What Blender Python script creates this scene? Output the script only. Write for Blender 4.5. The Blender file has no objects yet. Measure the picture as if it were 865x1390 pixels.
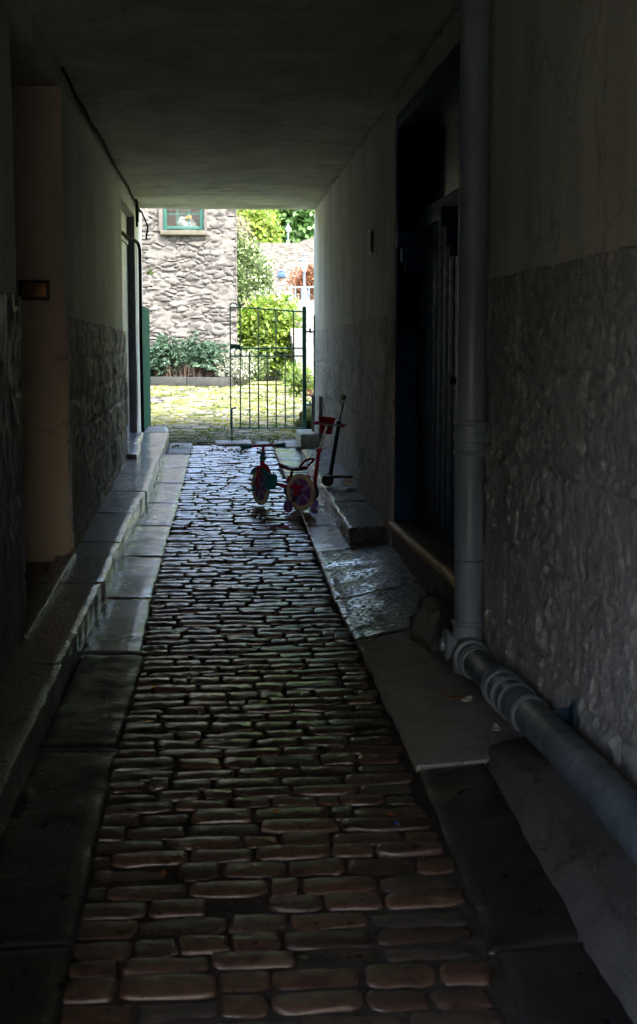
import bpy, bmesh, math, random
import numpy as np
from mathutils import Vector, Matrix, noise
random.seed(7); rng = np.random.default_rng(7)
S = bpy.context.scene; COL = S.collection
PI = math.pi
# ------------------------------------------------------------------ camera frame (calibrated from the passage's vanishing lines)
F_PX, CX, CY = 1805., 432.5, 650.
YAW, PITCH = math.radians(4.3626), math.radians(6.1311)
EYE = Vector((0, 0, 1.6))
FW = Vector((math.sin(YAW)*math.cos(PITCH), math.cos(YAW)*math.cos(PITCH), -math.sin(PITCH)))
RT = Vector((math.cos(YAW), -math.sin(YAW), 0)); UP = RT.cross(FW)
def ray(u, v): return FW + RT*((u-CX)/F_PX) - UP*((v-CY)/F_PX)
def gz(y): return .027*(y-3.4)                       # the lane climbs gently away
def on_y(u, v, Y):
    r = ray(u, v); return EYE + r*(Y/r.y)
def on_x(u, v, X):
    r = ray(u, v); return EYE + r*(X/r.x)
def on_g(u, v, h=0):
    r = ray(u, v); k = (1.6+.027*3.4-h)/(.027*r.y-r.z); return EYE + r*k

# ------------------------------------------------------------------ mesh helpers
ORG = {}
def setp(o, label=None, cat=None, group=None, kind=None):
    if label: o['label'] = label
    if cat: o['category'] = cat
    if group: o['group'] = group
    if kind: o['kind'] = kind
    return o
def thing(name, label, cat, loc, group=None, kind=None):
    o = bpy.data.objects.new(name, None); o.empty_display_size = .1; COL.objects.link(o)
    o.location = loc; ORG[o.name] = Vector(loc)
    return setp(o, label, cat, group, kind)
class MB:
    def __init__(s): s.v = []; s.f = []
    def add(s, vs, fs):
        n = len(s.v); s.v += [tuple(p) for p in vs]; s.f += [tuple(i+n for i in f) for f in fs]; return s
    def box(s, a, b, M=None, bev=0.0, seg=2):
        bm = bmesh.new(); bmesh.ops.create_cube(bm, size=1)
        a, b = Vector(a), Vector(b)
        for v in bm.verts: v.co = Vector(((a[i]+b[i])/2+v.co[i]*(b[i]-a[i])) for i in range(3))
        if bev: bmesh.ops.bevel(bm, geom=bm.edges[:]+bm.verts[:], offset=bev, segments=seg, profile=.6, affect='EDGES')
        bm.verts.index_update()
        vs = [(M @ v.co if M else v.co.copy()) for v in bm.verts]; fs = [[v.index for v in f.verts] for f in bm.faces]
        bm.free(); return s.add(vs, fs)
    def tube(s, pts, r, n=10, M=None, cap=True, smooth=0):
        pts = [Vector(p) for p in pts]
        if smooth: pts = spline(pts, smooth)
        rs = r if isinstance(r, (list, tuple)) else [r]*len(pts)
        if len(rs) != len(pts): rs = [rs[min(len(rs)-1, int(i*len(rs)/len(pts)))] for i in range(len(pts))]
        vs = []; fs = []; up = None
        for i, p in enumerate(pts):
            t = (pts[min(i+1, len(pts)-1)]-pts[max(i-1, 0)]).normalized()
            if up is None:
                up = Vector((0, 0, 1)) if abs(t.z) < .9 else Vector((1, 0, 0))
            a = t.cross(up).normalized(); up = a.cross(t).normalized()
            for k in range(n):
                q = 2*PI*k/n; w = p+(a*math.cos(q)+up*math.sin(q))*rs[i]
                vs.append(M @ w if M else w)
        for i in range(len(pts)-1):
            for k in range(n):
                k2 = (k+1) % n; fs.append((i*n+k, i*n+k2, (i+1)*n+k2, (i+1)*n+k))
        if cap: fs.append(tuple(range(n))); fs.append(tuple((len(pts)-1)*n+k for k in range(n)))
        return s.add(vs, fs)
    def lathe(s, prof, M=None, n=24, closed=False):
        """prof = list of (radius, height) turned about local z"""
        vs = []; fs = []
        for r, h in prof:
            for k in range(n):
                q = 2*PI*k/n; w = Vector((r*math.cos(q), r*math.sin(q), h)); vs.append(M @ w if M else w)
        m = len(prof)
        for i in range(m if closed else m-1):
            j = (i+1) % m
            for k in range(n):
                k2 = (k+1) % n; fs.append((i*n+k, i*n+k2, j*n+k2, j*n+k))
        if not closed:
            fs.append(tuple(range(n))); fs.append(tuple((m-1)*n+k for k in range(n)))
        return s.add(vs, fs)
    def prism(s, poly, z0, z1, M=None):
        n = len(poly); vs = [Vector((x, y, z0)) for x, y in poly]+[Vector((x, y, z1)) for x, y in poly]
        if M: vs = [M @ v for v in vs]
        fs = [tuple(range(n)), tuple(n+i for i in range(n))]+[(i, (i+1) % n, n+(i+1) % n, n+i) for i in range(n)]
        return s.add(vs, fs)
    def ball(s, c, r, sc=(1, 1, 1), n=12, m=8, jit=0, seed=0):
        vs = []; fs = []; c = Vector(c)
        for i in range(m+1):
            th = PI*i/m
            for k in range(n):
                q = 2*PI*k/n; d = Vector((math.sin(th)*math.cos(q), math.sin(th)*math.sin(q), math.cos(th)))
                rr = r*(1+jit*noise.noise(d*1.7+Vector((seed, 0, 0)))+jit*.4*noise.noise(d*5+Vector((seed, 3, 0))))
                vs.append(c+Vector((d.x*sc[0], d.y*sc[1], d.z*sc[2]))*rr)
        for i in range(m):
            for k in range(n): fs.append((i*n+k, i*n+(k+1) % n, (i+1)*n+(k+1) % n, (i+1)*n+k))
        return s.add(vs, fs)
    def build(s, name, mat, parent=None, smooth=True, angle=40, org=None, **kw):
        o0 = ORG[parent.name] if parent else Vector(org) if org is not None else Vector((0, 0, 0))
        a = np.array(s.v, float).reshape(-1, 3)-np.array(o0)
        me = bpy.data.meshes.new(name); me.from_pydata(a.tolist(), [], s.f)
        bm = bmesh.new(); bm.from_mesh(me)
        if len(s.f) < 200000:
            bmesh.ops.remove_doubles(bm, verts=bm.verts[:], dist=1e-5)
            bmesh.ops.recalc_face_normals(bm, faces=bm.faces[:])
        bm.to_mesh(me); bm.free()
        me.materials.append(mat)
        if smooth:
            me.shade_smooth()
            try: me.set_sharp_from_angle(angle=math.radians(angle))
            except Exception: pass
        o = bpy.data.objects.new(name, me); COL.objects.link(o)
        if parent: o.parent = parent; ORG[o.name] = o0.copy()
        else: o.location = o0; ORG[o.name] = o0.copy()
        return setp(o, **kw)
def spline(p, k):
    out = []
    for i in range(len(p)-1):
        a, b, c, d = p[max(i-1, 0)], p[i], p[i+1], p[min(i+2, len(p)-1)]
        for j in range(k):
            t = j/k; out.append(.5*((2*b)+(c-a)*t+(2*a-5*b+4*c-d)*t*t+(3*b-a-3*c+d)*t**3))
    out.append(p[-1]); return out
def lerp(tab, x):
    if x <= tab[0][0]: return tab[0][1]
    for (a, p), (b, q) in zip(tab, tab[1:]):
        if x <= b: return p+(q-p)*(x-a)/(b-a)
    return tab[-1][1]
def fr(v, o=3): return noise.fractal(v, 1.0, 2.0, o)

# ------------------------------------------------------------------ materials
def new_mat(name):
    m = bpy.data.materials.new(name); m.use_nodes = True; nt = m.node_tree; nt.nodes.clear()
    out = nt.nodes.new('ShaderNodeOutputMaterial'); p = nt.nodes.new('ShaderNodeBsdfPrincipled')
    nt.links.new(p.outputs[0], out.inputs[0]); return m, nt, p
def coords(nt, sc, rot=(0, 0, 0)):
    t = nt.nodes.new('ShaderNodeTexCoord'); mp = nt.nodes.new('ShaderNodeMapping')
    mp.inputs['Scale'].default_value = sc; mp.inputs['Rotation'].default_value = rot
    nt.links.new(t.outputs['Object'], mp.inputs[0]); return mp.outputs[0]
def nz(nt, vec, scale, detail=6, rough=.6, dist=0):
    n = nt.nodes.new('ShaderNodeTexNoise'); n.inputs['Scale'].default_value = scale; n.inputs['Detail'].default_value = detail
    n.inputs['Roughness'].default_value = rough; n.inputs['Distortion'].default_value = dist
    nt.links.new(vec, n.inputs['Vector']); return n.outputs['Fac']
def ramp(nt, fac, stops):
    r = nt.nodes.new('ShaderNodeValToRGB'); e = r.color_ramp.elements
    while len(e) < len(stops): e.new(.5)
    for i, (p, c) in enumerate(stops):
        e[i].position = p; c = (c, c, c) if not isinstance(c, (tuple, list)) else c; e[i].color = (*c, 1)
    nt.links.new(fac, r.inputs[0]); return r.outputs[0]
def mixc(nt, fac, a, b, mode='MIX'):
    m = nt.nodes.new('ShaderNodeMix'); m.data_type = 'RGBA'; m.blend_type = mode
    for sock, val in ((m.inputs[0], fac), (m.inputs[6], a), (m.inputs[7], b)):
        if isinstance(val, (int, float)): sock.default_value = val
        elif isinstance(val, tuple): sock.default_value = (*val, 1)
        else: nt.links.new(val, sock)
    return m.outputs[2]
def bump(nt, p, h, strength, dist, prev=None):
    b = nt.nodes.new('ShaderNodeBump'); b.inputs['Strength'].default_value = strength; b.inputs['Distance'].default_value = dist
    nt.links.new(h, b.inputs['Height'])
    if prev is not None: nt.links.new(prev, b.inputs['Normal'])
    nt.links.new(b.outputs[0], p.inputs['Normal']); return b.outputs[0]
def surf(name, c1, c2, scale=3., st=(1, 1, 1), rough=(.7, .9), bmp=(.4, .004, 40), bmp2=None, c3=None, spec=.5, metal=0, island=0, coat=0, rscale=None):
    m, nt, p = new_mat(name); v = coords(nt, st)
    f = nz(nt, v, scale, 8, .65)
    c = ramp(nt, f, [(.32, c1), (.68, c2)])
    if c3 is not None:
        g = nz(nt, v, scale*4.3, 6, .7); c = mixc(nt, ramp(nt, g, [(.52, 0.), (.66, 1.)]), c, c3)
    if island:
        gi = nt.nodes.new('ShaderNodeNewGeometry')
        k = ramp(nt, gi.outputs['Random Per Island'], [(0, 1-island), (1, 1+island)])
        c = mixc(nt, 1., c, k, 'MULTIPLY')
    nt.links.new(c, p.inputs['Base Color'])
    rr = nz(nt, v, rscale or scale*2.3, 6, .6)
    nt.links.new(ramp(nt, rr, [(.35, rough[0]), (.65, rough[1])]), p.inputs['Roughness'])
    p.inputs['Specular IOR Level'].default_value = spec; p.inputs['Metallic'].default_value = metal
    p.inputs['Coat Weight'].default_value = coat; p.inputs['Coat Roughness'].default_value = .16
    prev = None
    if bmp2: prev = bump(nt, p, nz(nt, v, bmp2[2], 4, .6), bmp2[0], bmp2[1])
    if bmp: bump(nt, p, nz(nt, v, bmp[2], 6, .65), bmp[0], bmp[1], prev)
    return m
def plain(name, c, rough=.4, metal=0, spec=.5, var=.25, bmp=(.1, .001, 60), out=1.):
    c = tuple(x*out for x in c)
    return plain_(name, c, rough, metal, spec, var, bmp)
def plain_(name, c, rough=.4, metal=0, spec=.5, var=.25, bmp=(.1, .001, 60)):
    return surf(name, tuple(x*(1-var) for x in c), tuple(min(1, x*(1+var)) for x in c), 9., rough=(rough*.8, min(1, rough*1.25)), bmp=bmp, metal=metal, spec=spec)
OUT = .135   # daylight surfaces: base colours darkened to offset the exposure set for the passage
def leafm(name, c1, c2, trans=.35, rough=.5):
    c1 = tuple(x*.4 for x in c1); c2 = tuple(x*.4 for x in c2)  # leaf colours darkened too, so daylight foliage holds at the passage exposure
    m, nt, p = new_mat(name); out = [n for n in nt.nodes if n.type == 'OUTPUT_MATERIAL'][0]
    gi = nt.nodes.new('ShaderNodeNewGeometry'); c = ramp(nt, gi.outputs['Random Per Island'], [(0, c1), (1, c2)])
    v = coords(nt, (1, 1, 1)); k = ramp(nt, nz(nt, v, 1.3, 3), [(.35, .75), (.65, 1.2)]); c = mixc(nt, 1., c, k, 'MULTIPLY')
    nt.links.new(c, p.inputs['Base Color']); p.inputs['Roughness'].default_value = rough
    t = nt.nodes.new('ShaderNodeBsdfTranslucent'); nt.links.new(c, t.inputs[0])
    mx = nt.nodes.new('ShaderNodeMixShader'); mx.inputs[0].default_value = trans
    nt.links.new(p.outputs[0], mx.inputs[1]); nt.links.new(t.outputs[0], mx.inputs[2]); nt.links.new(mx.outputs[0], out.inputs[0]); return m

M = {}
m, nt, p = new_mat('wet_cobble'); v = coords(nt, (1, 1, 1)); gi = nt.nodes.new('ShaderNodeNewGeometry')
c = ramp(nt, gi.outputs['Random Per Island'], [(0, (.045, .030, .025)), (.3, (.095, .052, .036)), (.65, (.135, .070, .046)), (.85, (.105, .068, .052)), (1, (.075, .064, .058))])
c = mixc(nt, 1., c, ramp(nt, nz(nt, v, 22, 8, .7), [(.3, .35), (.7, 1.5)]), 'MULTIPLY'); c = mixc(nt, ramp(nt, nz(nt, v, 34, 6, .75), [(.54, 0.), (.68, .75)]), c, (.12, .10, .085))
nt.links.new(c, p.inputs['Base Color']); nt.links.new(ramp(nt, nz(nt, v, 30, 6, .7), [(.35, .24), (.65, .5)]), p.inputs['Roughness']); p.inputs['Specular IOR Level'].default_value = .8
sx = nt.nodes.new('ShaderNodeSeparateXYZ'); nt.links.new(v, sx.inputs[0]); mr = nt.nodes.new('ShaderNodeMapRange'); nt.links.new(sx.outputs[1], mr.inputs[0])
for k_, v_ in ((1, 3.6), (2, 5.4), (3, .15), (4, 1.)): mr.inputs[k_].default_value = v_
wet = mixc(nt, 1., mr.outputs[0], ramp(nt, nz(nt, v, 7, 6, .7), [(.28, .7), (.5, 1.)]), 'MULTIPLY'); nt.links.new(wet, p.inputs['Coat Weight']); p.inputs['Coat Roughness'].default_value = .24
b = bump(nt, p, nz(nt, v, 26, 5, .65), .5, .0035); bump(nt, p, nz(nt, v, 95, 6, .7), .8, .002, b); M['cobble'] = m
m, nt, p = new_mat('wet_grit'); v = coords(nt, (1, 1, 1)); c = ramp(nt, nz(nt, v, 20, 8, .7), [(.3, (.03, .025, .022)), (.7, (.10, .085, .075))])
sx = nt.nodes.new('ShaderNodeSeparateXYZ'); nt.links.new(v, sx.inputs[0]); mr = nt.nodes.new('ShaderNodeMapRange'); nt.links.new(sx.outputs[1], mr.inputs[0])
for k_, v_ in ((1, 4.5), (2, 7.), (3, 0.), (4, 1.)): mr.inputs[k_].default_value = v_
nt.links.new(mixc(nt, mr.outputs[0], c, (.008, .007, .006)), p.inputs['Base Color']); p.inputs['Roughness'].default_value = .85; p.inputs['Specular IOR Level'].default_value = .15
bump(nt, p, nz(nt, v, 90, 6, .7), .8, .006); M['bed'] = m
M['flag'] = surf('worn_flag', (.09, .09, .095), (.19, .19, .19), 2.5, rough=(.2, .48), bmp=(.35, .003, 60), bmp2=(.5, .012, 7), c3=(.10, .095, .09), spec=.5, coat=.5)
def stippled(name, c1, c2, sc=34., th=.42):
    m, nt, p = new_mat(name); v = coords(nt, (1, 1, 1)); base = ramp(nt, nz(nt, v, 2.6, 8, .65), [(.3, c1), (.7, c2)])
    pit = nz(nt, v, sc, 3, .55); pm = ramp(nt, pit, [(th-.04, 0.), (th+.05, 1.)]); patch = ramp(nt, nz(nt, v, 2.1, 4), [(.33, .7), (.55, 1.)])
    c = mixc(nt, pm, mixc(nt, .7, base, (.02, .02, .02)), base); nt.links.new(c, p.inputs['Base Color'])
    nt.links.new(ramp(nt, pit, [(th-.05, .75), (th+.08, .33)]), p.inputs['Roughness'])
    cw = mixc(nt, 1., pm, patch, 'MULTIPLY'); nt.links.new(cw, p.inputs['Coat Weight']); p.inputs['Coat Roughness'].default_value = .16
    b = bump(nt, p, nz(nt, v, 9, 5, .6), .4, .01); bump(nt, p, pm, .9, .005, b); return m
M['stipple'] = stippled('punched_stone', (.08, .08, .082), (.19, .19, .19), 46., .48)
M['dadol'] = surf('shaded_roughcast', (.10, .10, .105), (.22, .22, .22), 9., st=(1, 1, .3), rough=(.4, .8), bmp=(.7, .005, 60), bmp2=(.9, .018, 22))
M['kerb'] = stippled('kerb_stone', (.10, .10, .102), (.22, .22, .22), 60., .42)
M['darkslab'] = surf('dark_slab', (.012, .012, .013), (.035, .033, .032), 4., rough=(.25, .6), bmp=(.5, .004, 50), bmp2=(.6, .01, 8))  # dark stone, its colour lowered further to dim the foreground
def conc(name, c1, c2, rough):
    m, nt, p = new_mat(name); v = coords(nt, (1, 1, 1)); c = ramp(nt, nz(nt, v, 3.2, 10, .7), [(.3, c1), (.7, c2)])
    c = mixc(nt, ramp(nt, nz(nt, v, 120, 3, .6), [(.56, 0.), (.66, .8)]), c, tuple(x*.4 for x in c1)); c = mixc(nt, ramp(nt, nz(nt, v, 90, 3, .6), [(.62, 0.), (.70, .6)]), c, tuple(min(1, x*1.5) for x in c2))
    wn = nt.nodes.new('ShaderNodeTexNoise'); wn.inputs['Scale'].default_value = 6; wn.inputs['Detail'].default_value = 8; nt.links.new(v, wn.inputs['Vector'])
    ad = nt.nodes.new('ShaderNodeVectorMath'); ad.operation = 'MULTIPLY_ADD'; nt.links.new(wn.outputs['Color'], ad.inputs[0]); ad.inputs[1].default_value = (.35, .35, .35); nt.links.new(v, ad.inputs[2])
    ve = nt.nodes.new('ShaderNodeTexVoronoi'); ve.feature = 'DISTANCE_TO_EDGE'; ve.inputs['Scale'].default_value = 1.7; nt.links.new(ad.outputs[0], ve.inputs['Vector'])
    ck = ramp(nt, ve.outputs['Distance'], [(0, .25), (.008, 1.)]); c = mixc(nt, .9, c, ck, 'MULTIPLY'); nt.links.new(c, p.inputs['Base Color'])
    nt.links.new(ramp(nt, nz(nt, v, 8, 6), [(.35, rough-.15), (.65, rough+.15)]), p.inputs['Roughness'])
    b = bump(nt, p, ck, .6, .006); b = bump(nt, p, nz(nt, v, 9, 6, .7), .6, .012, b); bump(nt, p, nz(nt, v, 130, 4, .7), .8, .003, b); return m
M['concrete'] = conc('grey_concrete', (.22, .21, .20), (.38, .365, .35), .6)
M['bank'] = conc('rough_concrete', (.055, .052, .05), (.12, .115, .11), .75)  # concrete colour darkened to stand in for the dim light near the viewer
def plaster(name, c1, c2, bs=.5):
    m, nt, p = new_mat(name); v = coords(nt, (1, 1, .35)); v2 = coords(nt, (1, 1, 1)); vs = coords(nt, (3.2, 3.2, .45))
    c = ramp(nt, nz(nt, v, 1.6, 8, .6), [(.3, c1), (.7, c2)])
    st = ramp(nt, nz(nt, vs, 1.2, 5, .6), [(.40, .78), (.64, 1.05)]); c = mixc(nt, .6, c, st, 'MULTIPLY')
    cr = nt.nodes.new('ShaderNodeTexVoronoi'); cr.feature = 'DISTANCE_TO_EDGE'; cr.inputs['Scale'].default_value = .55
    wv = nt.nodes.new('ShaderNodeVectorMath'); wv.operation = 'ADD'
    nn = nt.nodes.new('ShaderNodeTexNoise'); nn.inputs['Scale'].default_value = 2.2; nn.inputs['Detail'].default_value = 6
    nt.links.new(v2, nn.inputs['Vector']); nt.links.new(v2, wv.inputs[0]); nt.links.new(nn.outputs['Color'], wv.inputs[1]); nt.links.new(wv.outputs[0], cr.inputs['Vector'])
    ck = ramp(nt, cr.outputs['Distance'], [(0, .45), (.006, 1.)]); c = mixc(nt, .7, c, ck, 'MULTIPLY')
    nt.links.new(c, p.inputs['Base Color']); p.inputs['Roughness'].default_value = .85
    b = bump(nt, p, nz(nt, v2, 5, 5, .6), .6, .02); bump(nt, p, nz(nt, v2, 60, 6, .7), bs, .003, b); return m
M['plaster'] = plaster('aged_limewash', (.50, .50, .43), (.80, .80, .70), .8)
M['cream'] = plaster('cream_render', (.62, .51, .38), (.76, .64, .50))
M['whitewash'] = plaster('whitewash', (.24, .235, .22), (.33, .325, .31))
M['soffit'] = plaster('soffit_plaster', (.48, .485, .39), (.80, .80, .68), .9)
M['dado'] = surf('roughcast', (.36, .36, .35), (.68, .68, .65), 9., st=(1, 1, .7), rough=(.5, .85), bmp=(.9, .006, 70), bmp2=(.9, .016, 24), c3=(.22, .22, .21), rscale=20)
M['dadod'] = surf('dimmed_roughcast', (.20, .20, .20), (.42, .415, .41), 9., st=(1, 1, .8), rough=(.35, .7), bmp=(.9, .005, 85), bmp2=(.9, .014, 28), c3=(.55, .54, .52), rscale=20)  # darker roughcast copy: the near wall's dimness is put into its colour
M['pvc'] = surf('grey_pvc', (.15, .20, .25), (.29, .35, .41), 3., st=(1, 1, .3), rough=(.3, .5), bmp=(.12, .0012, 30), c3=(.19, .23, .27), spec=.5)
M['pvcd'] = surf('dimmed_grimy_pvc', (.06, .08, .10), (.16, .20, .235), 5., rough=(.35, .65), bmp=(.25, .0015, 40), c3=(.06, .06, .06))  # grime spots on a base colour lowered for the dim foreground
M['clip'] = plain('dark_blue_plastic', (.02, .045, .07), .6, spec=.2)
M['navy'] = plain('navy_paint', (.007, .045, .115), .6, var=.4, bmp=(.2, .001, 30), spec=.15)
M['navyc'] = plain('console_paint', (.015, .022, .03), .35, var=.2)
M['greyblue'] = plain('grey_blue_paint', (.10, .135, .19), .55, var=.1)
M['black'] = plain('black_iron', (.012, .012, .012), .5)
M['cable'] = plain('black_cable', (.008, .008, .008), .9, spec=.03, bmp=None)
M['glass'] = plain('dark_glass', (.01, .012, .014), .08, spec=.8, var=.1, bmp=None)
M['ochre'] = surf('worn_ochre_paint', (.55, .25, .02), (.75, .38, .04), 8., rough=(.4, .65), bmp=(.6, .004, 40), c3=(.30, .15, .03), spec=.3)
M['ochrestone'] = surf('brown_step', (.07, .05, .035), (.16, .12, .08), 6., rough=(.5, .8), bmp=(.6, .005, 40))
M['threshold'] = surf('worn_metal_strip', (.10, .09, .08), (.22, .20, .18), 9., rough=(.25, .5), c3=(.03, .025, .02))
M['gate'] = surf('green_gate_paint', (.006, .15, .10), (.012, .21, .145), 8., rough=(.3, .5), bmp=(.3, .001, 90), c3=(.008, .05, .035))
M['gatel'] = surf('green_board_paint', (.0008, .040, .022), (.0015, .062, .034), 6., rough=(.7, .85), spec=.05, bmp=(.2, .001, 60))
M['teal'] = plain('teal_plastic', (.012, .36, .46), .38, var=.1)
M['red'] = plain('red_enamel', (.85, .02, .10), .3, var=.12)
M['pinkred'] = plain('pink_red_plastic', (.80, .03, .13), .35, var=.12)
M['maroon'] = plain('maroon_seat', (.25, .01, .05), .45, var=.12)
M['purple'] = plain('purple_plastic', (.28, .10, .52), .4, var=.15)
M['lilac'] = plain('lilac_plastic', (.50, .48, .80), .4, var=.1)
M['tyre'] = plain('cream_foam_tyre', (.74, .68, .55), .7, var=.12)
M['blackp'] = plain('black_rubber', (.015, .015, .015), .6)
M['whitep'] = plain('white_wheel', (.6, .58, .54), .45)
M['steel'] = plain('bright_steel', (.55, .56, .57), .25, metal=1., var=.1)
M['dgreen'] = plain('dark_green_tube', (.01, .05, .03), .3)
M['lime'] = plain('green_rubber_grip', (.10, .20, .02), .55)
M['basket'] = plain('red_basket', (.60, .012, .02), .45)
M['wood'] = surf('weathered_board', (.13, .125, .11), (.30, .29, .26), 4., st=(9, 9, 1), rough=(.7, .95), bmp=(.6, .004, 20))
M['bark'] = surf('bark', (.05, .035, .025), (.12, .09, .065), 9., st=(1, 1, .3), bmp=(.9, .01, 30))
M['moss'] = surf('moss', (.012, .022, .0015), (.036, .046, .003), 14., rough=(.9, 1), bmp=(1., .02, 70), c3=(.03, .03, .015), spec=.1)
M['soil'] = surf('soil', (.025, .018, .012), (.06, .045, .03), 12., bmp=(1., .02, 40))
M['ground'] = surf('ground_earth', (.10, .13, .04), (.20, .22, .09), .6, bmp=(.6, .02, 20), c3=(.22, .2, .16))
M['teal_paint'] = plain('teal_window_paint', (.0015, .034, .027), .6, var=.08, spec=.3)
M['paleslab'] = surf('pale_stone', (.12, .118, .108), (.20, .195, .18), 4., rough=(.5, .8), bmp=(.5, .005, 40), c3=(.11, .13, .05))
M['mossyslab'] = surf('mossy_stone_block', (.10, .12, .035), (.30, .30, .20), 7., rough=(.6, .9), bmp=(.8, .01, 40), c3=(.14, .20, .03))
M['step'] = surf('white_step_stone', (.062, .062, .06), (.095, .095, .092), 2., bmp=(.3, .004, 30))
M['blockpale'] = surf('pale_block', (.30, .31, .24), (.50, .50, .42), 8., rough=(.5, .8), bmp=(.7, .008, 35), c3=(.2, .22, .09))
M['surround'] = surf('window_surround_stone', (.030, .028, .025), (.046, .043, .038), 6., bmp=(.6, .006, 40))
M['sillstone'] = surf('mossy_sill', (.016, .016, .010), (.04, .038, .028), 8., bmp=(.6, .006, 40), c3=(.03, .035, .012))
M['slate'] = surf('slate', (.006, .008, .006), (.015, .017, .014), 5., rough=(.4, .7))
M['lampglass'] = plain('milky_lantern_glass', (.3, .3, .27), .2, var=.05, bmp=None)
M['lamppaint'] = plain('blue_grey_lamp_paint', (.05, .075, .12), .6, var=.1)
M['blueplate'] = plain('blue_enamel', (.005, .03, .09), .5, var=.1, bmp=None)
M['brass'] = plain('brass_plate', (.33, .15, .04), .4, metal=.3, var=.2)
M['brassl'] = plain('pale_metal_lug', (.55, .52, .42), .35, metal=.6)
M['ink'] = plain('dark_lettering', (.02, .012, .01), .6)
M['clothw'] = plain('white_cloth', (.07, .09, .09), .8)
M['orange'] = plain('orange_cloth', (.25, .10, .015), .8)
M['white'] = plain('white_scrap', (.6, .6, .57), .7)
M['leafy'] = plain('yellow_leaf', (.45, .28, .02), .5); M['leafo'] = plain('orange_leaf', (.40, .11, .015), .5)
M['bluescrap'] = plain('blue_scrap', (.01, .06, .4), .4); M['pink'] = plain('pink_ribbon', (.42, .10, .16), .5)
M['iron'] = surf('cast_iron', (.10, .10, .105), (.2, .2, .2), 9., rough=(.25, .45), bmp=(.9, .006, 130), metal=.6)
def mossy(name):
    m, nt, p = new_mat(name); v = coords(nt, (1, 1, 1))
    gi = nt.nodes.new('ShaderNodeNewGeometry')
    c = ramp(nt, gi.outputs['Random Per Island'], [(0, (.042, .042, .042)), (.5, (.080, .080, .076)), (1, (.125, .12, .11))])
    k = ramp(nt, nz(nt, v, 1.1, 6, .7), [(.36, 0.), (.54, 1.)])
    k2 = ramp(nt, nz(nt, v, 16, 4, .7), [(.45, 0.), (.62, 1.)]); k = mixc(nt, 1., k, ramp(nt, nz(nt, v, 12, 4, .7), [(.40, 0.), (.55, 1.)]), 'MULTIPLY')
    c = mixc(nt, k, c, (.056, .064, .004)); nt.links.new(c, p.inputs['Base Color']); p.inputs['Roughness'].default_value = .95; p.inputs['Specular IOR Level'].default_value = .12
    bump(nt, p, nz(nt, v, 40, 6, .7), .8, .006); return m
M['mosscobble'] = mossy('mossy_cobble')
def rubble(name, pale, dark, sc=3.0):
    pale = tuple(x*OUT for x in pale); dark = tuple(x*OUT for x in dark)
    m, nt, p = new_mat(name)
    v = coords(nt, (1, 1, 2.3)); wn = nt.nodes.new('ShaderNodeTexNoise'); wn.inputs['Scale'].default_value = 2.6; wn.inputs['Detail'].default_value = 5
    nt.links.new(v, wn.inputs['Vector']); mp = nt.nodes.new('ShaderNodeVectorMath'); mp.operation = 'MULTIPLY_ADD'
    nt.links.new(wn.outputs['Color'], mp.inputs[0]); mp.inputs[1].default_value = (.55, .55, .55); nt.links.new(v, mp.inputs[2]); w = mp.outputs[0]
    vo = nt.nodes.new('ShaderNodeTexVoronoi'); vo.inputs['Scale'].default_value = sc; nt.links.new(w, vo.inputs['Vector'])
    ve = nt.nodes.new('ShaderNodeTexVoronoi'); ve.feature = 'DISTANCE_TO_EDGE'; ve.inputs['Scale'].default_value = sc; nt.links.new(w, ve.inputs['Vector'])
    sep = nt.nodes.new('ShaderNodeSeparateColor'); nt.links.new(vo.outputs['Color'], sep.inputs[0])
    stone = ramp(nt, sep.outputs[0], [(0, dark), (.45, tuple((a+b)/2 for a, b in zip(dark, pale))), (1, pale)])
    vf = coords(nt, (1, 1, 3.4)); cracks = ramp(nt, nz(nt, vf, 5.2, 8, .66, 0), [(.47, 1.), (.56, .62), (.62, .30), (.66, .26), (.72, .8)])
    mort = ramp(nt, nz(nt, v, 2, 6), [(.3, tuple(x*.88 for x in pale)), (.7, tuple(min(.8, x*1.12) for x in pale))])
    keep = ramp(nt, ve.outputs['Distance'], [(.03, 0.), (.10, .75)]); c = mixc(nt, keep, mort, stone)
    c = mixc(nt, .85, c, cracks, 'MULTIPLY'); nt.links.new(c, p.inputs['Base Color']); p.inputs['Roughness'].default_value = .9
    b = bump(nt, p, ve.outputs['Distance'], .5, .05); b = bump(nt, p, cracks, .9, .03, b); bump(nt, p, nz(nt, v, 30, 6, .7), .8, .01, b); return m
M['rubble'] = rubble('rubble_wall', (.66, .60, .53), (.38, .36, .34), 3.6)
m, nt, p = new_mat('laid_rubble'); v = coords(nt, (1, 1, 1)); at = nt.nodes.new('ShaderNodeAttribute'); at.attribute_name = 'stone'; sp_ = nt.nodes.new('ShaderNodeSeparateColor'); nt.links.new(at.outputs['Color'], sp_.inputs[0])
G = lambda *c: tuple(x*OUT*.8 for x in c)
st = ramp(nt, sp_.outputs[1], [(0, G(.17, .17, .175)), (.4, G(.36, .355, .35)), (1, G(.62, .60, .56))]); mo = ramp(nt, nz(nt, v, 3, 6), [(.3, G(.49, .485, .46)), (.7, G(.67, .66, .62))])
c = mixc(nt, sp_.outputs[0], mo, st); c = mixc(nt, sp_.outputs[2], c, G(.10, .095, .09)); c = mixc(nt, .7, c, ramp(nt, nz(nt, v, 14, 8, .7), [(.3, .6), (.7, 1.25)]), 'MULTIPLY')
nt.links.new(c, p.inputs['Base Color']); p.inputs['Roughness'].default_value = .92; bump(nt, p, nz(nt, v, 26, 8, .75), .9, .02); M['laid'] = m
M['rubblefar'] = rubble('far_rubble_wall', (.66, .62, .58), (.42, .40, .39), 1.6)
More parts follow.
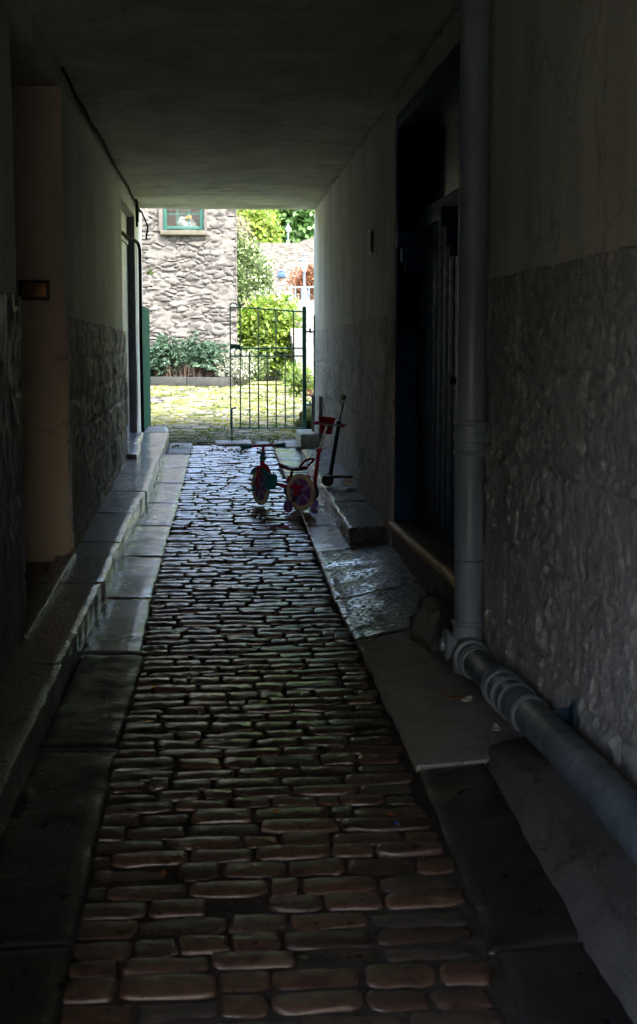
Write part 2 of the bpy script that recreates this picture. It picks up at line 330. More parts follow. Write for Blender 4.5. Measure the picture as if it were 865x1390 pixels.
M['juniper'] = leafm('juniper_leaf', (.035, .10, .055), (.16, .30, .19), .25)
M['varieg'] = leafm('variegated_leaf', (.16, .24, .12), (.70, .74, .62), .3)
M['bright'] = leafm('bright_leaf', (.11, .28, .015), (.40, .56, .08), .5)
M['ivy'] = leafm('ivy_leaf', (.05, .13, .03), (.28, .40, .14), .3, .45)
M['twig'] = leafm('pale_twigs', (.34, .30, .22), (.48, .44, .33), .2)
M['redleaf'] = leafm('red_leaf', (.30, .10, .05), (.50, .24, .12), .4)
M['yellowtree'] = leafm('yellow_green_leaf', (.13, .32, .03), (.58, .70, .13), .5)
M['darktree'] = leafm('dark_green_leaf', (.03, .13, .03), (.22, .46, .12), .4)
M['weed'] = leafm('weed_leaf', (.06, .13, .006), (.18, .25, .015), .4)

# ------------------------------------------------------------------ the lane
XL, XR = -.9, 1.18
cobL = [(1, -.40), (3.3, -.375), (4.3, -.40), (6.3, -.365), (7.5, -.373), (8.7, -.36), (11, -.325), (14, -.296), (16, -.29)]
cobR = [(1, .67), (3.3, .675), (4.0, .695), (6.5, .667), (7.4, .643), (8.6, .645), (10.8, .655), (14, .637), (16, .64)]
def cobbles(mb, y0, y1, fl, fr_, row, ln, rings, npt, zf, seed, crown=0.0, hjit=.004):
    R = random.Random(seed); y = y0
    while y < y1:
        h = row*R.uniform(.84, 1.18); a, b = fl(y), fr_(y); x = a-R.uniform(0, .03); ph = R.uniform(0, 9)
        while x < b-.03:
            L = R.uniform(*ln)
            if R.random() < .12: L *= .55
            if b-(x+L) < ln[0]*.6: L = b-x+R.uniform(-.02, .02)
            cx, cy = x+L/2, y+h/2+.030*noise.noise(Vector((x*1.3, y*.4, seed)))+.006*math.sin(x*3+ph)
            hx, hy = L/2-R.uniform(.003, .006), h/2*R.uniform(.92, 1.0)-.003
            tx, ty = R.gauss(0, .014), R.gauss(0, .018); dz = R.gauss(0, hjit); pw = R.uniform(.26, .5); ht = R.uniform(.013, .019)
            rot = R.gauss(0, .03); sk = R.gauss(0, .06); tp = R.gauss(0, .05)
            base = len(mb.v); so = Vector((R.uniform(0, 99), R.uniform(0, 99), 0))
            for ri, (s, z) in enumerate(rings):
                for k in range(npt):
                    q = 2*PI*(k+.5)/npt; c, si = math.cos(q), math.sin(q)
                    px = hx*s*math.copysign(abs(c)**pw, c); py = hy*s*math.copysign(abs(si)**pw, si)
                    py *= 1+tp*px/hx; px += sk*py
                    n1 = noise.noise(Vector((c*1.4, si*1.4, 0))+so)
                    px += n1*.009; py += noise.noise(Vector((px*14, si, 5))+so)*.008+noise.noise(Vector((px*55, si*2, 9))+so)*.0035
                    zz = z*ht+tx*px+ty*py+dz
                    if z > 0: zz -= crown*(py/hy)**2*(1.25-.25*math.cos(px*9+so.x))
                    if z > 0: zz += .0042*noise.noise(Vector((px*24, py*34, 0))+so)+.0016*noise.noise(Vector((px*70, py*90, 4))+so)
                    wx, wy = cx+px-rot*py, cy+py+rot*px
                    mb.v.append((wx, wy, zf(wx, wy)+zz))
            n = npt
            for ri in range(len(rings)-1):
                for k in range(n):
                    k2 = (k+1) % n; mb.f.append((base+ri*n+k, base+ri*n+k2, base+(ri+1)*n+k2, base+(ri+1)*n+k))
            mb.f.append(tuple(base+(len(rings)-1)*n+k for k in range(n)))
            x += L
        y += h
mb = MB()
lane_z = lambda x, y: gz(y)-.018-.010*(((x-.15)/.5)**2-1)*-1*0
cobbles(mb, 1.2, 15.5, lambda y: lerp(cobL, y), lambda y: lerp(cobR, y), .106, (.13, .26),
        [(1.02, -1.6), (1.0, .40), (.985, .76), (.945, .95), (.80, 1.0), (.56, .97), (.28, 1.0)], 26, lane_z, 3, crown=.0062)
mb.build('cobbled_road', M['cobble'], None, angle=48, kind='structure', label='strip of wet brown cobbles laid in rows down the passage', cat='road')
def sheet(x0, x1, y0, y1, nx, ny, zf, fx=None):
    m = MB(); vs = []
    for j in range(ny+1):
        y = y0+(y1-y0)*j/ny
        a, b = (x0(y), x1(y)) if callable(x0) else (x0, x1)
        for i in range(nx+1):
            x = a+(b-a)*i/nx; vs.append((x, y, zf(x, y)))
    fs = [(j*(nx+1)+i, j*(nx+1)+i+1, (j+1)*(nx+1)+i+1, (j+1)*(nx+1)+i) for j in range(ny) for i in range(nx)]
    return m.add(vs, fs)
sheet(-.95, 1.2, -6.8, 16.3, 40, 400, lambda x, y: gz(y)-lerp([(5, .0135), (8, .0175)], y)+.005*fr(Vector((x*9, y*9, 0)))).build('road_bed', M['bed'], None, kind='structure', label='dark wet grit showing in the joints of the cobbles', cat='ground')

# flagstones: each strip is one paved surface, stones with open joints
def slabstone(mb, poly, zf, th=.06, bev=.012, res=.06, seed=0, amp=.004):
    """polygonal slab (4 corners, ccw: near-left, near-right, far-right, far-left) with rounded arris and an uneven top"""
    a, b, c, d = [Vector((*p, 0)) for p in poly]
    L = max((b-a).length, (c-d).length); W = max((d-a).length, (c-b).length)
    nx = max(3, int(L/res)); ny = max(3, int(W/res))
    us = [0]+[bev/L*.35, bev/L]+[i/nx for i in range(1, nx) if bev/L*1.4 < i/nx < 1-bev/L*1.4]+[1-bev/L, 1-bev/L*.35, 1]
    vs_ = [0]+[bev/W*.35, bev/W]+[i/ny for i in range(1, ny) if bev/W*1.4 < i/ny < 1-bev/W*1.4]+[1-bev/W, 1-bev/W*.35, 1]
    P = []; sd = Vector((seed*7.3, seed*3.1, 0))
    for v in vs_:
        for u in us:
            p = (a*(1-u)+b*u)*(1-v)+(d*(1-u)+c*u)*v
            e = min(u*L, (1-u)*L, v*W, (1-v)*W); dr = bev*(1-min(1, e/bev))**2
            edge = max(0, 1-e/.02)
            p = p+Vector((noise.noise(p*9+sd), noise.noise(p*9-sd), 0))*.010*edge
            P.append((p.x, p.y, zf(p.x, p.y)-dr*.9+amp*fr(p*5+sd)+amp*.5*fr(p*18+sd)))
    n = len(us); m = len(vs_); base = len(P)
    fs = [(j*n+i, j*n+i+1, (j+1)*n+i+1, (j+1)*n+i) for j in range(m-1) for i in range(n-1)]
    ring = [i for i in range(n)]+[j*n+n-1 for j in range(1, m)]+[(m-1)*n+i for i in range(n-2, -1, -1)]+[j*n for j in range(m-2, 0, -1)]
    P += [(P[i][0], P[i][1], P[i][2]-th) for i in ring]
    k = len(ring); fs += [(ring[i], ring[(i+1) % k], base+(i+1) % k, base+i) for i in range(k)]
    mb.add(P, fs)
kerbL = [(1, -.70), (3.5, -.70), (4.94, -.685), (5.66, -.667), (6.2, -.655), (7.3, -.632), (9.7, -.617), (10.8, -.578), (14.2, -.563), (16, -.56)]
mb = MB(); js = [6.30, 7.48, 8.73, 9.95, 11.08, 12.3, 13.5, 14.6]
for i in range(len(js)-1):
    y0, y1 = js[i]+.006, js[i+1]-.006; g = .008
    slabstone(mb, [(lerp(kerbL, y0)-.01, y0), (lerp(cobL, y0)-g, y0), (lerp(cobL, y1)-g, y1), (lerp(kerbL, y1)-.01, y1)], lambda x, y: gz(y)+.006-.02*(x+.33), seed=i+1, amp=.005)
mb.build('gutter_paving', M['flag'], None, angle=50, kind='structure', label='smooth worn flagstones between the left kerb and the cobbles', cat='paving')
mb = MB()
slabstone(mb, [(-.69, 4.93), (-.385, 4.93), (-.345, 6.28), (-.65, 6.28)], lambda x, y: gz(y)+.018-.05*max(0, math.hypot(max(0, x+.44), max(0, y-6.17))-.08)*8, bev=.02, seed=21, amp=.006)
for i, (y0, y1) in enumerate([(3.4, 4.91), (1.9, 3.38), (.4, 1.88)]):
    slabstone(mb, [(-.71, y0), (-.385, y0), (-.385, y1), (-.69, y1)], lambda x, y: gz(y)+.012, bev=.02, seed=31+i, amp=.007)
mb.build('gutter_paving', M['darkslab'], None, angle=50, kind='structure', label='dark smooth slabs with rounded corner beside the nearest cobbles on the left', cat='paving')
# left kerb: punched stones
mb = MB(); js = [1.0, 2.4, 3.8, 5.62, 7.25, 8.5, 9.68, 10.8, 11.9, 13.1, 14.3, 15.6]
for i in range(len(js)-1):
    y0, y1 = js[i]+.004, js[i+1]-.004; o = random.uniform(-.008, .008)
    slabstone(mb, [(XL-.08, y0), (lerp(kerbL, y0)+o, y0), (lerp(kerbL, y1)+o, y1), (XL-.08, y1)], lambda x, y: gz(y)+.148-.02*(x+.6), th=.2, bev=.009, seed=i+50, amp=.004, res=.05)
mb.build('kerb', M['kerb'], None, angle=50, kind='structure', label='raised kerb of punched grey stones along the left wall', cat='kerb')
# pale worn stones where the left kerb meets the courtyard
mb = MB()
slabstone(mb, [(-.88, 15.63), (-.58, 15.63), (-.6, 16.3), (-.86, 16.35)], lambda x, y: gz(y)+.15, th=.2, bev=.03, seed=70, amp=.012)
slabstone(mb, [(-.56, 14.63), (-.31, 14.63), (-.31, 15.15), (-.56, 15.15)], lambda x, y: gz(y)+.012, bev=.015, seed=71)
slabstone(mb, [(-.56, 15.17), (-.31, 15.17), (-.29, 15.7), (-.56, 15.7)], lambda x, y: gz(y)+.012, bev=.015, seed=72)
slabstone(mb, [(.0, 15.52), (.42, 15.52), (.4, 15.95), (-.04, 15.95)], lambda x, y: gz(y)+.02, bev=.02, seed=73)
slabstone(mb, [(.45, 15.5), (.62, 15.5), (.62, 15.8), (.45, 15.82)], lambda x, y: gz(y)+.016, bev=.02, seed=74)
slabstone(mb, [(.66, 15.2), (1.0, 15.2), (1.0, 15.9), (.66, 15.9)], lambda x, y: gz(y)+.016, bev=.02, seed=75)
mb.build('paving', M['paleslab'], None, angle=50, kind='structure', label='pale slabs across the mouth of the passage under the gate', cat='paving')
# right side
def right_z(x, y):
    k = lerp([(4, .05), (6, .07), (8.6, .07), (9.0, .02), (10, .0)], y)
    return gz(y)+.004+max(0, (x-.72)/.45)*k
mb = MB(); js = [6.50, 7.42, 8.84]
for i in range(2):
    y0, y1 = js[i]+.006, js[i+1]-.006
    slabstone(mb, [(lerp(cobR, y0)+.012, y0), (1.2, y0+.1), (1.2, y1+.12), (lerp(cobR, y1)+.012, y1)], right_z, seed=80+i, amp=.006, res=.04)
mb.build('side_paving', M['stipple'], None, angle=50, kind='structure', label='punched wet slabs in front of the blue doorway', cat='paving')
mb = MB(); js = [8.84, 9.9, 10.85, 11.9, 13.0, 14.1, 15.18]
for i in range(6):
    y0, y1 = js[i]+.006, js[i+1]-.006
    slabstone(mb, [(lerp(cobR, y0)+.012, y0), (.93 if i else 1.15, y0+(.05 if i == 0 else 0)), (.90, y1), (lerp(cobR, y1)+.012, y1)], right_z, seed=90+i, amp=.005)
mb.build('side_paving', M['flag'], None, angle=50, kind='structure', label='smooth slabs between the cobbles and the right kerb, under the toys', cat='paving')
mb = MB()
slabstone(mb, [(.715, 4.66), (1.17, 4.62), (1.17, 6.6), (.685, 6.49)], right_z, bev=.005, seed=101, amp=.008, res=.05)
mb.build('side_paving', M['concrete'], None, angle=24, kind='structure', label='smooth light concrete patch at the foot of the grey pipe', cat='paving')
mb = MB()
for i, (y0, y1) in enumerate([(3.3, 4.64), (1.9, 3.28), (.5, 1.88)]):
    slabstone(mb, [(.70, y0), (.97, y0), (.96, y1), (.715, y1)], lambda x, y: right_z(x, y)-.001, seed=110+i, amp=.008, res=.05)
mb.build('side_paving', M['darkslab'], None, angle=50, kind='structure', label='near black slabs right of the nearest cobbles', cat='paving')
def bank_z(x, y):
    t = min(1, max(0, (x-.90-.02*noise.noise(Vector((y*3, 1, 0))))/.12)); e = min(1, max(0, (5.35+.05*noise.noise(Vector((x*6, 2, 0)))-y)/1.25)); e = e*e*(3-2*e)
    return gz(y)-.03+e*(.16*(t*t*(3-2*t))+max(0, x-1.02)*.45)+(.03 if 0 else 0)
sheet(.89, 1.21, .4, 5.2, 26, 260, lambda x, y: bank_z(x, y)+.007*fr(Vector((x*8, y*6, 2)))+.003*fr(Vector((x*30, y*30, 2)))).build('concrete_bank', M['bank'], None, angle=60, kind='structure', label='sloping concrete bank under the lying grey pipe', cat='kerb')
mb = MB(); js = [9.04, 10.3, 11.4, 12.7, 13.95]
for i in range(4):
    y0, y1 = js[i]+.004, js[i+1]-.004
    slabstone(mb, [(.898, y0), (1.21, y0+(.12 if i == 0 else 0)), (1.21, y1), (.886, y1)], lambda x, y: gz(y)+.127, th=.2, bev=.014, seed=120+i, amp=.006, res=.04)
mb.build('kerb', M['stipple'], None, angle=50, kind='structure', label='raised kerb of rough wet stones along the right wall under the scooters', cat='kerb')

# ------------------------------------------------------------------ walls
def wall_slab(mb, xf, xb, y0, y1, ztf, zbf, ry, rz, disp, side=1):
    """thick wall piece: front face at x=xf displaced along the normal (side=+1 faces +x), back at xb"""
    ny = max(2, int((y1-y0)/ry)); H = ztf(y0)-zbf(y0); nz_ = max(2, int(H/rz)); vs = []
    for j in range(nz_+1):
        for i in range(ny+1):
            y = y0+(y1-y0)*i/ny; z = zbf(y)+(ztf(y)-zbf(y))*j/nz_
            vs.append((xf+side*disp(y, z), y, z))
    n = ny+1; fs = [(j*n+i, j*n+i+1, (j+1)*n+i+1, (j+1)*n+i) for j in range(nz_) for i in range(ny)]
    ring = [i for i in range(n)]+[j*n+n-1 for j in range(1, nz_+1)]+[nz_*n+i for i in range(n-2, -1, -1)]+[j*n for j in range(nz_-1, 0, -1)]
    b = len(vs); vs += [(xb, vs[i][1], vs[i][2]) for i in ring]; k = len(ring)
    fs += [(ring[i], ring[(i+1) % k], b+(i+1) % k, b+i) for i in range(k)]
    mb.add(vs, fs)
def d_rough(seed, amp, fy, fz, joints=(), jd=.012, bl=.62):
    J = sorted(joints)
    def f(y, z):
        wy, wz = noise.noise(Vector((y*6, z*6, seed+20)))*.045, noise.noise(Vector((y*5, z*6, seed+30)))*.05; y_, z_ = y+wy, z+wz
        a = noise.noise(Vector((y_*fy, z_*fz, seed))); b = noise.noise(Vector((y_*fy*2.1, z_*fz*2.2, seed+9))); e = noise.noise(Vector((y*fy*4.3, z*fz*4.6, seed+3)))
        m = .5+.9*max(0, noise.noise(Vector((y*2.9, z*2.3, seed+13)))+.25)
        zw = z-.025*noise.noise(Vector((y*1.1, 0, seed)))-.008*noise.noise(Vector((y*9, z, seed)))
        k = sum(1 for q in J if zw > q); q = min([abs(zw-t) for t in J] or [1]); ph = (y/bl+k*.43+.1*noise.noise(Vector((k*3.1, y, seed)))) % 1.; qv = min(ph, 1-ph)*bl
        cell = noise.cell(Vector((math.floor(y/bl+k*.43)+.5, k+.5, seed)))
        h = amp*m*(max(-.15, a)*1.8+.8*b+.4*e)+amp*.5*cell+amp*.8*noise.noise(Vector((y*2.2, z*1.7, seed+5)))
        d = min(q, qv+.004)
        if d < .02: h -= jd*(1-d/.02)*(.75+.6*noise.noise(Vector((y*4, z*4, seed))))
        return h
    return f
def d_smooth(seed, amp=.006):
    return lambda y, z: amp*fr(Vector((y*1.6, z*1.1, seed)), 4)
dadoR = lambda y: lerp([(3.7, 1.85), (5.9, 1.838), (8.93, 1.743), (15.75, 1.67)], y)
dadoL = lambda y: lerp([(6, 1.74), (8.07, 1.714), (13.02, 1.643), (16, 1.62)], y)
ceilz = lambda y: lerp([(7, 3.2), (12, 3.165), (16.2, 3.125)], y)
zero = lambda y: gz(y)-.12
ragged = lambda tab, s, a=.012: (lambda y: tab(y)+a*noise.noise(Vector((y*7, s, 0)))+a*.7*noise.noise(Vector((y*23, s, 0))))
BACK = -4.6; SIDE0 = .35  # unseen rear and side openings, placed and sized for the light they admit
# --- left house
hl = thing('house', 'house forming the left side of the passage, grey plaster over dark roughcast blocks', 'house', (-1.6, 8, 0))
mb = MB(); c = ragged(lambda y: ceilz(y)-.012, 3, .008)
wall_slab(mb, XL, -1.7, 1.9, 6.15, lambda y: 3.3, zero, .06, .06, d_smooth(1))
wall_slab(mb, XL, -1.7, 6.15, 8.07, lambda y: 3.3, lambda y: 3.05, .06, .06, d_smooth(1))
wall_slab(mb, XL, -1.7, 8.07, 13.02, c, lambda y: dadoL(y)-.05, .035, .04, d_smooth(2))
wall_slab(mb, XL, -1.7, 13.02, 15.2, c, lambda y: 2.92, .04, .04, d_smooth(2))
wall_slab(mb, XL, -1.7, 15.2, 16.2, c, zero, .03, .04, d_smooth(2, .012))
mb.build('wall', M['plaster'], hl, angle=60)
mb = MB(); wall_slab(mb, XL-.045, -1.7, 16.203, 17.35, lambda y: 4.4, zero, .03, .05, d_smooth(7, .02)); mb.build('wall', M['whitewash'], hl, angle=60, label='white painted wall end in daylight beyond the passage')
mb = MB(); wall_slab(mb, XL+.022, -1.0, 8.075, 13.09, ragged(dadoL, 5, .010), zero, .018, .02, d_rough(4, .012, 22, 12, (.42, .72, 1.0, 1.22, 1.45), .012))
mb.build('dado', M['dado'], hl, angle=80)
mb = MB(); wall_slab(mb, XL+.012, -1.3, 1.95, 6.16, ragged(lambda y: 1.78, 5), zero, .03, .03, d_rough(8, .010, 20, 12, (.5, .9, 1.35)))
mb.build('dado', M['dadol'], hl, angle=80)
# recess end wall (cream), back door, floor, metal strip
mb = MB(); nx, nzz = 24, 80; vs = []
for j in range(nzz+1):
    for i in range(nx+1):
        x = -1.40+(XL+.004+1.40)*i/nx; z = .15+(3.06-.15)*j/nzz
        rough = .006 if z > 1.68 else .016
        vs.append((x, 8.062-rough*abs(fr(Vector((x*6, z*9, 3))))-(.006 if z < 1.68 else 0), z))
mb.add(vs, [(j*(nx+1)+i, j*(nx+1)+i+1, (j+1)*(nx+1)+i+1, (j+1)*(nx+1)+i) for j in range(nzz) for i in range(nx)])
mb.build('reveal', M['cream'], hl, angle=80, label='cream rendered side of the doorway recess')
db = MB(); db.box((-1.44, 6.1, .3), (-1.40, 8.1, 3.08), bev=.004)
dd = db.build('door', M['black'], hl, label='dark closed door deep in the recess')
f2 = MB()
for (a, b, cc, d) in [(6.3, 7.0, .5, 1.2), (7.1, 7.8, .5, 1.2), (6.3, 7.0, 1.35, 2.3), (7.1, 7.8, 1.35, 2.3)]: f2.box((-1.41, a, cc), (-1.385, b, d), bev=.008)
f2.build('panel', M['black'], dd)
MB().box((-1.7, 6.1, 0), (-.93, 8.1, .24), bev=.004).build('recess_floor', M['darkslab'], hl)
mb = MB(); slabstone(mb, [(-.925, 6.05), (-.862, 6.05), (-.852, 7.98), (-.90, 7.98)], lambda x, y: gz(y)+.180, th=.05, bev=.008, seed=9, amp=.002)
mb.build('threshold', M['threshold'], hl, label='worn metal edged threshold strip')
# grey-blue door near the courtyard
dm = MB(); dm.box((-1.03, 13.0, .40), (-.985, 15.22, 2.92), bev=.003)
ld = dm.build('door', M['greyblue'], hl, label='tall flat grey blue door')
MB().box((-.986, 13.0, 2.60), (-.968, 15.2, 2.66), bev=.004).build('transom_rail', M['greyblue'], ld)
MB().tube([(-.985, 13.35, 1.4), (-.94, 13.35, 1.4), (-.94, 13.35, 1.28)], .008).build('handle', M['black'], ld)
MB().box((-1.05, 15.165, .4), (-.905, 15.205, 2.93), bev=.004).build('door_frame', M['whitewash'], hl)
mb = MB(); slabstone(mb, [(-1.0, 12.98), (-.78, 12.98), (-.80, 13.9), (-1.0, 13.9)], lambda x, y: gz(y)+.20, th=.12, bev=.012, seed=19)
slabstone(mb, [(-1.0, 13.9), (-.84, 13.91), (-.84, 15.2), (-1.0, 15.2)], lambda x, y: gz(y)+.20, th=.12, bev=.012, seed=18)
mb.build('doorstep', M['flag'], hl)
MB().box((-6, 1.9, -.6), (-1.5, 17.2, 4.4)).box((-1.5, BACK-.3, -.6), (-.92, SIDE0, 4.4)).box((-1.5, SIDE0, 2.3), (-.92, 1.9, 4.4)).build('masonry', M['rubble'], hl, smooth=False)

# --- right house
hr = thing('house', 'house forming the right side of the passage, pale plaster over grey roughcast, navy doorway', 'house', (1.9, 8, 0))
mb = MB(); c = ragged(lambda y: ceilz(y)-.03, 8, .028)
wall_slab(mb, XR, 1.9, BACK, 6.02, lambda y: 3.3, lambda y: 1.7 if y > .4 else -.1, .06, .06, d_smooth(11, .008), -1)
wall_slab(mb, XR, 1.9, 6.02, 8.88, c, lambda y: 3.03, .04, .03, d_smooth(11, .008), -1)
wall_slab(mb, XR, 1.9, 8.88, 16.2, c, lambda y: dadoR(y)-.05, .035, .04, d_smooth(12, .012), -1)
mb.build('wall', M['plaster'], hr, angle=60)
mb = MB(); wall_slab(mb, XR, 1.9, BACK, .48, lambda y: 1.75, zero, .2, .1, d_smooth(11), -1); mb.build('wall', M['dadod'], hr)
mb = MB(); wall_slab(mb, XR-.006, 1.8, 8.885, 16.19, ragged(dadoR, 15, .008), zero, .022, .022, d_rough(14, .008, 26, 12, (.62, .95, 1.3), .008), -1)
mb.build('dado', M['dado'], hr, angle=80)
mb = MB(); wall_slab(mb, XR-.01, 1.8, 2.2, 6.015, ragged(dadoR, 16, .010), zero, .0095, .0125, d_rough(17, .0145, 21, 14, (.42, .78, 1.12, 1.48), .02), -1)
mb.build('dado', M['dadod'], hr, angle=80, label='roughcast with long vertical drips, foreground dimness put into its colour')
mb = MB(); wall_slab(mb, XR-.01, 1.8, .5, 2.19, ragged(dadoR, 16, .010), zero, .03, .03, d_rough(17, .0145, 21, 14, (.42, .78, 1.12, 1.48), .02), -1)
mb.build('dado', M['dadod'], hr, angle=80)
MB().box((1.5, BACK, -.6), (6, 16.18, 4.4)).build('masonry', M['rubble'], hr, smooth=False)
# doorway: navy frame, boarded leaves, transom with consoles, dark fanlight
fm = MB()
fm.box((1.19, 8.80, .30), (1.38, 8.875, 3.03), bev=.006); fm.box((1.19, 6.03, .30), (1.38, 6.15, 3.03), bev=.006); fm.box((1.19, 6.15, 2.95), (1.38, 8.80, 3.03), bev=.006)
dfr = fm.build('door_frame', M['navy'], hr)
for nm, y0, y1 in (('door', 6.15, 7.44), ('door', 7.455, 8.80)):
    bm_ = MB(); n = 7; w = (y1-y0)/n
    for i in range(n): bm_.box((1.332, y0+i*w+.004, .34), (1.37, y0+(i+1)*w-.004, 2.28), bev=.009)
    bm_.box((1.355, y0, .34), (1.38, y1, 2.28))
    dr = bm_.build(nm, M['navy'], hr)
    MB().ball((1.315, y1-.08, 1.35), .022, n=14, m=10).build('handle', M['black'], dr)
MB().box((1.315, 6.15, 2.28), (1.38, 8.80, 2.36), bev=.012).box((1.325, 6.15, 2.361), (1.38, 8.80, 2.41), bev=.01).build('transom', M['navy'], hr)
MB().box((1.35, 6.15, 2.41), (1.365, 8.80, 2.95)).build('fanlight', M['glass'], hr)
for yy in (8.62, 6.95):
    k = MB()
    for a, b, z0, z1 in ((0, .05, 2.02, 2.07), (0, .07, 2.075, 2.17), (0, .10, 2.175, 2.275)): k.box((1.27-b, yy, z0), (1.332, yy+.10, z1), bev=.012)
    k.build('console', M['navy'], hr)
# step with ochre nosing
mb = MB(); slabstone(mb, [(1.152, 6.0), (1.34, 6.0), (1.34, 8.86), (1.152, 8.72)], lambda x, y: lerp([(6.4, .43), (8.6, .372)], y)-.006, th=.3, bev=.01, seed=201, amp=.006)
ds = mb.build('doorstep', M['ochrestone'], hr)
mb = MB(); pts = [Vector((1.148+.006*noise.noise(Vector((i*.7, 0, 0))), 6.0+i*.12, lerp([(6.4, .418), (8.6, .36)], 6.0+i*.12)+.004*noise.noise(Vector((i*.9, 5, 0))))) for i in range(23)]
mb.tube(pts, .028, 12); mb.build('nosing', M['ochre'], ds, label='worn ochre painted nosing')

# --- storey over the passage
cm = MB(); nx, ny = 26, 300; vs = []
for j in range(ny+1):
    y = BACK+(16.2-BACK)*j/ny
    for i in range(nx+1):
        x = -1.2+2.7*i/nx; vs.append((x, y, ceilz(y)+.010*fr(Vector((x*.9, y*1.1, 4)))+.0025*math.sin(y*21+noise.noise(Vector((x, y, 1)))*2)-(.02 if y > 15.95 else 0)))
fs = [(j*(nx+1)+i, j*(nx+1)+i+1, (j+1)*(nx+1)+i+1, (j+1)*(nx+1)+i) for j in range(ny) for i in range(nx)]
b = len(vs); last = [ny*(nx+1)+i for i in range(nx+1)]; vs += [(vs[i][0], vs[i][1], 4.4) for i in last]
fs += [(last[i], last[i+1], b+i+1, b+i) for i in range(nx)]
cm.add(vs, fs); cm.build('ceiling', M['soffit'], None, angle=60, kind='structure', label='low grey plastered ceiling of the covered passage', cat='ceiling')
MB().box((-1.5, BACK, 3.35), (1.5, 16.15, 4.4)).build('upper_storey', M['rubble'], None, smooth=False, kind='structure', label='storey of the house built over the passage', cat='building')
# unseen rear wall behind the viewer, its street opening shaped to limit the light
REAR = thing('unseen_end_wall', 'unseen rear wall and lintel of the passage, shaped to limit light from behind', 'wall', (0, BACK, 0))
mb = MB(); mb.box((.75, BACK-.4, -.6), (2, BACK, 3.4)).box((-1.4, BACK-.4, 2.3), (1.10, BACK, 3.4)); mb.build('wall', M['rubble'], REAR, smooth=False)

# ------------------------------------------------------------------ fixtures in the passage
# grey soil pipe: vertical with collar and bracket, access bend, and the lying run
pz = thing('soil_pipe', 'grey plastic soil pipe standing by the doorway and turning along the wall', 'pipe', (1.10, 5.7, .15))
PX, PY, PR = 1.098, 5.70, .0635
MB().tube([(PX, PY, .30), (PX, PY, 3.3)], PR, 32).build('upright', M['pvc'], pz)
def ring_prof(z0, z1, r, lip=.006): return [(r, z0), (r+lip, z0+.002), (r+lip+.002, z0+.010), (r+lip, z0+.018), (r+.001, z0+.022), (r+.001, z1-.022), (r+lip, z1-.018), (r+lip+.002, z1-.010), (r+lip, z1-.002), (r, z1)]
T = Matrix.Translation((PX, PY, 0))
zc = on_y(632, 594, PY).z
col = MB().lathe(ring_prof(zc-.075, zc+.075, PR+.004), T, 32).build('collar', M['pvc'], pz)
MB().lathe([(PR+.0045, zc-.018), (PR+.010, zc-.016), (PR+.010, zc+.016), (PR+.0045, zc+.018)], T, 32).box((PX+.05, PY-.03, zc-.014), (1.19, PY-.016, zc+.014), bev=.003).build('bracket', M['pvc'], pz)
MB().lathe([(PR+.001, .62), (PR+.0025, .621), (PR+.0025, .626), (PR+.001, .627)], T, 32).build('joint_line', M['pvcd'], pz)
MB().lathe(ring_prof(.255, .355, PR+.004), T, 32).lathe([(PR+.002, .12), (PR+.003, .26)], T, 32).build('socket', M['pvc'], pz)
MB().ball((PX-.004, PY-.005, .222), PR+.010, (1, 1, 1), 28, 18).lathe([(PR+.004, -.03), (PR+.014, -.026), (PR+.016, 0), (PR+.014, .02), (PR, .024)], Matrix.Translation((1.088, 5.575, .219)) @ Matrix.Rotation(PI/2, 4, 'X'), 32).build('elbow', M['pvc'], pz)
# side access cap facing across the lane
A = Matrix.Translation((PX-.04, PY, .245)) @ Matrix.Rotation(-PI/2, 4, 'Y')
MB().lathe([(.05, -.02), (.05, .045), (.066, .046), (.070, .052), (.070, .062), (.064, .067), (.030, .069), (.028, .085), (.0, .086)], A, 28).build('access_cap', M['pvc'], pz)
run = [Vector((1.09, 5.66, .215)), Vector((1.083, 5.35, .232)), Vector((1.07, 4.6, .286)), Vector((1.065, 4.0, .325)), Vector((1.063, 3.2, .352)), Vector((1.06, 1.0, .38))]
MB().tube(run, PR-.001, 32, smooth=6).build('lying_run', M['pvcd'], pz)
def along(y):
    p = spline(run, 12); b = min(p, key=lambda q: abs(q.y-y)); i = p.index(b); t = (p[min(i+1, len(p)-1)]-p[max(i-1, 0)]).normalized()
    return Matrix.Translation(b) @ t.to_track_quat('Z', 'Y').to_matrix().to_4x4()
for y, h, r in ((5.43, .05, .010), (4.93, .030, .009), (4.84, .030, .012), (4.70, .035, .012), (4.62, .03, .009), (4.42, .035, .006)):
    MB().lathe([(PR, -h/2), (PR+r, -h/2+.004), (PR+r+.002, -h/2+.010), (PR+r, -h/2+.018), (PR+r*.4, -h/2+.024), (PR+r*.4, h/2)], along(y), 32).build('joint_ring', M['pvc'], pz)
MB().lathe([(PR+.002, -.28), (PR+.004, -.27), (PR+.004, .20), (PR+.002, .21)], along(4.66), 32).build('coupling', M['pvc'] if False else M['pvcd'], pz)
MB().box((1.09, 4.22, .30), (1.178, 4.24, .37), bev=.003).prism([(4.14, .33), (4.27, .33), (4.16, .42)], 1.150, 1.160, Matrix(((0, 0, 1, 0), (1, 0, 0, 0), (0, 1, 0, 0), (0, 0, 0, 1)))).build('wall_clip', M['clip'], pz)
# guard boulder
MB().ball((1.0, 6.10, .25), .095, (1., .9, 1.15), 20, 14, .5, 4).build('boulder', M['bank'], None, angle=80, org=(1.0, 6.1, .15), label='rough rounded stone at the foot of the standing grey pipe', cat='stone')
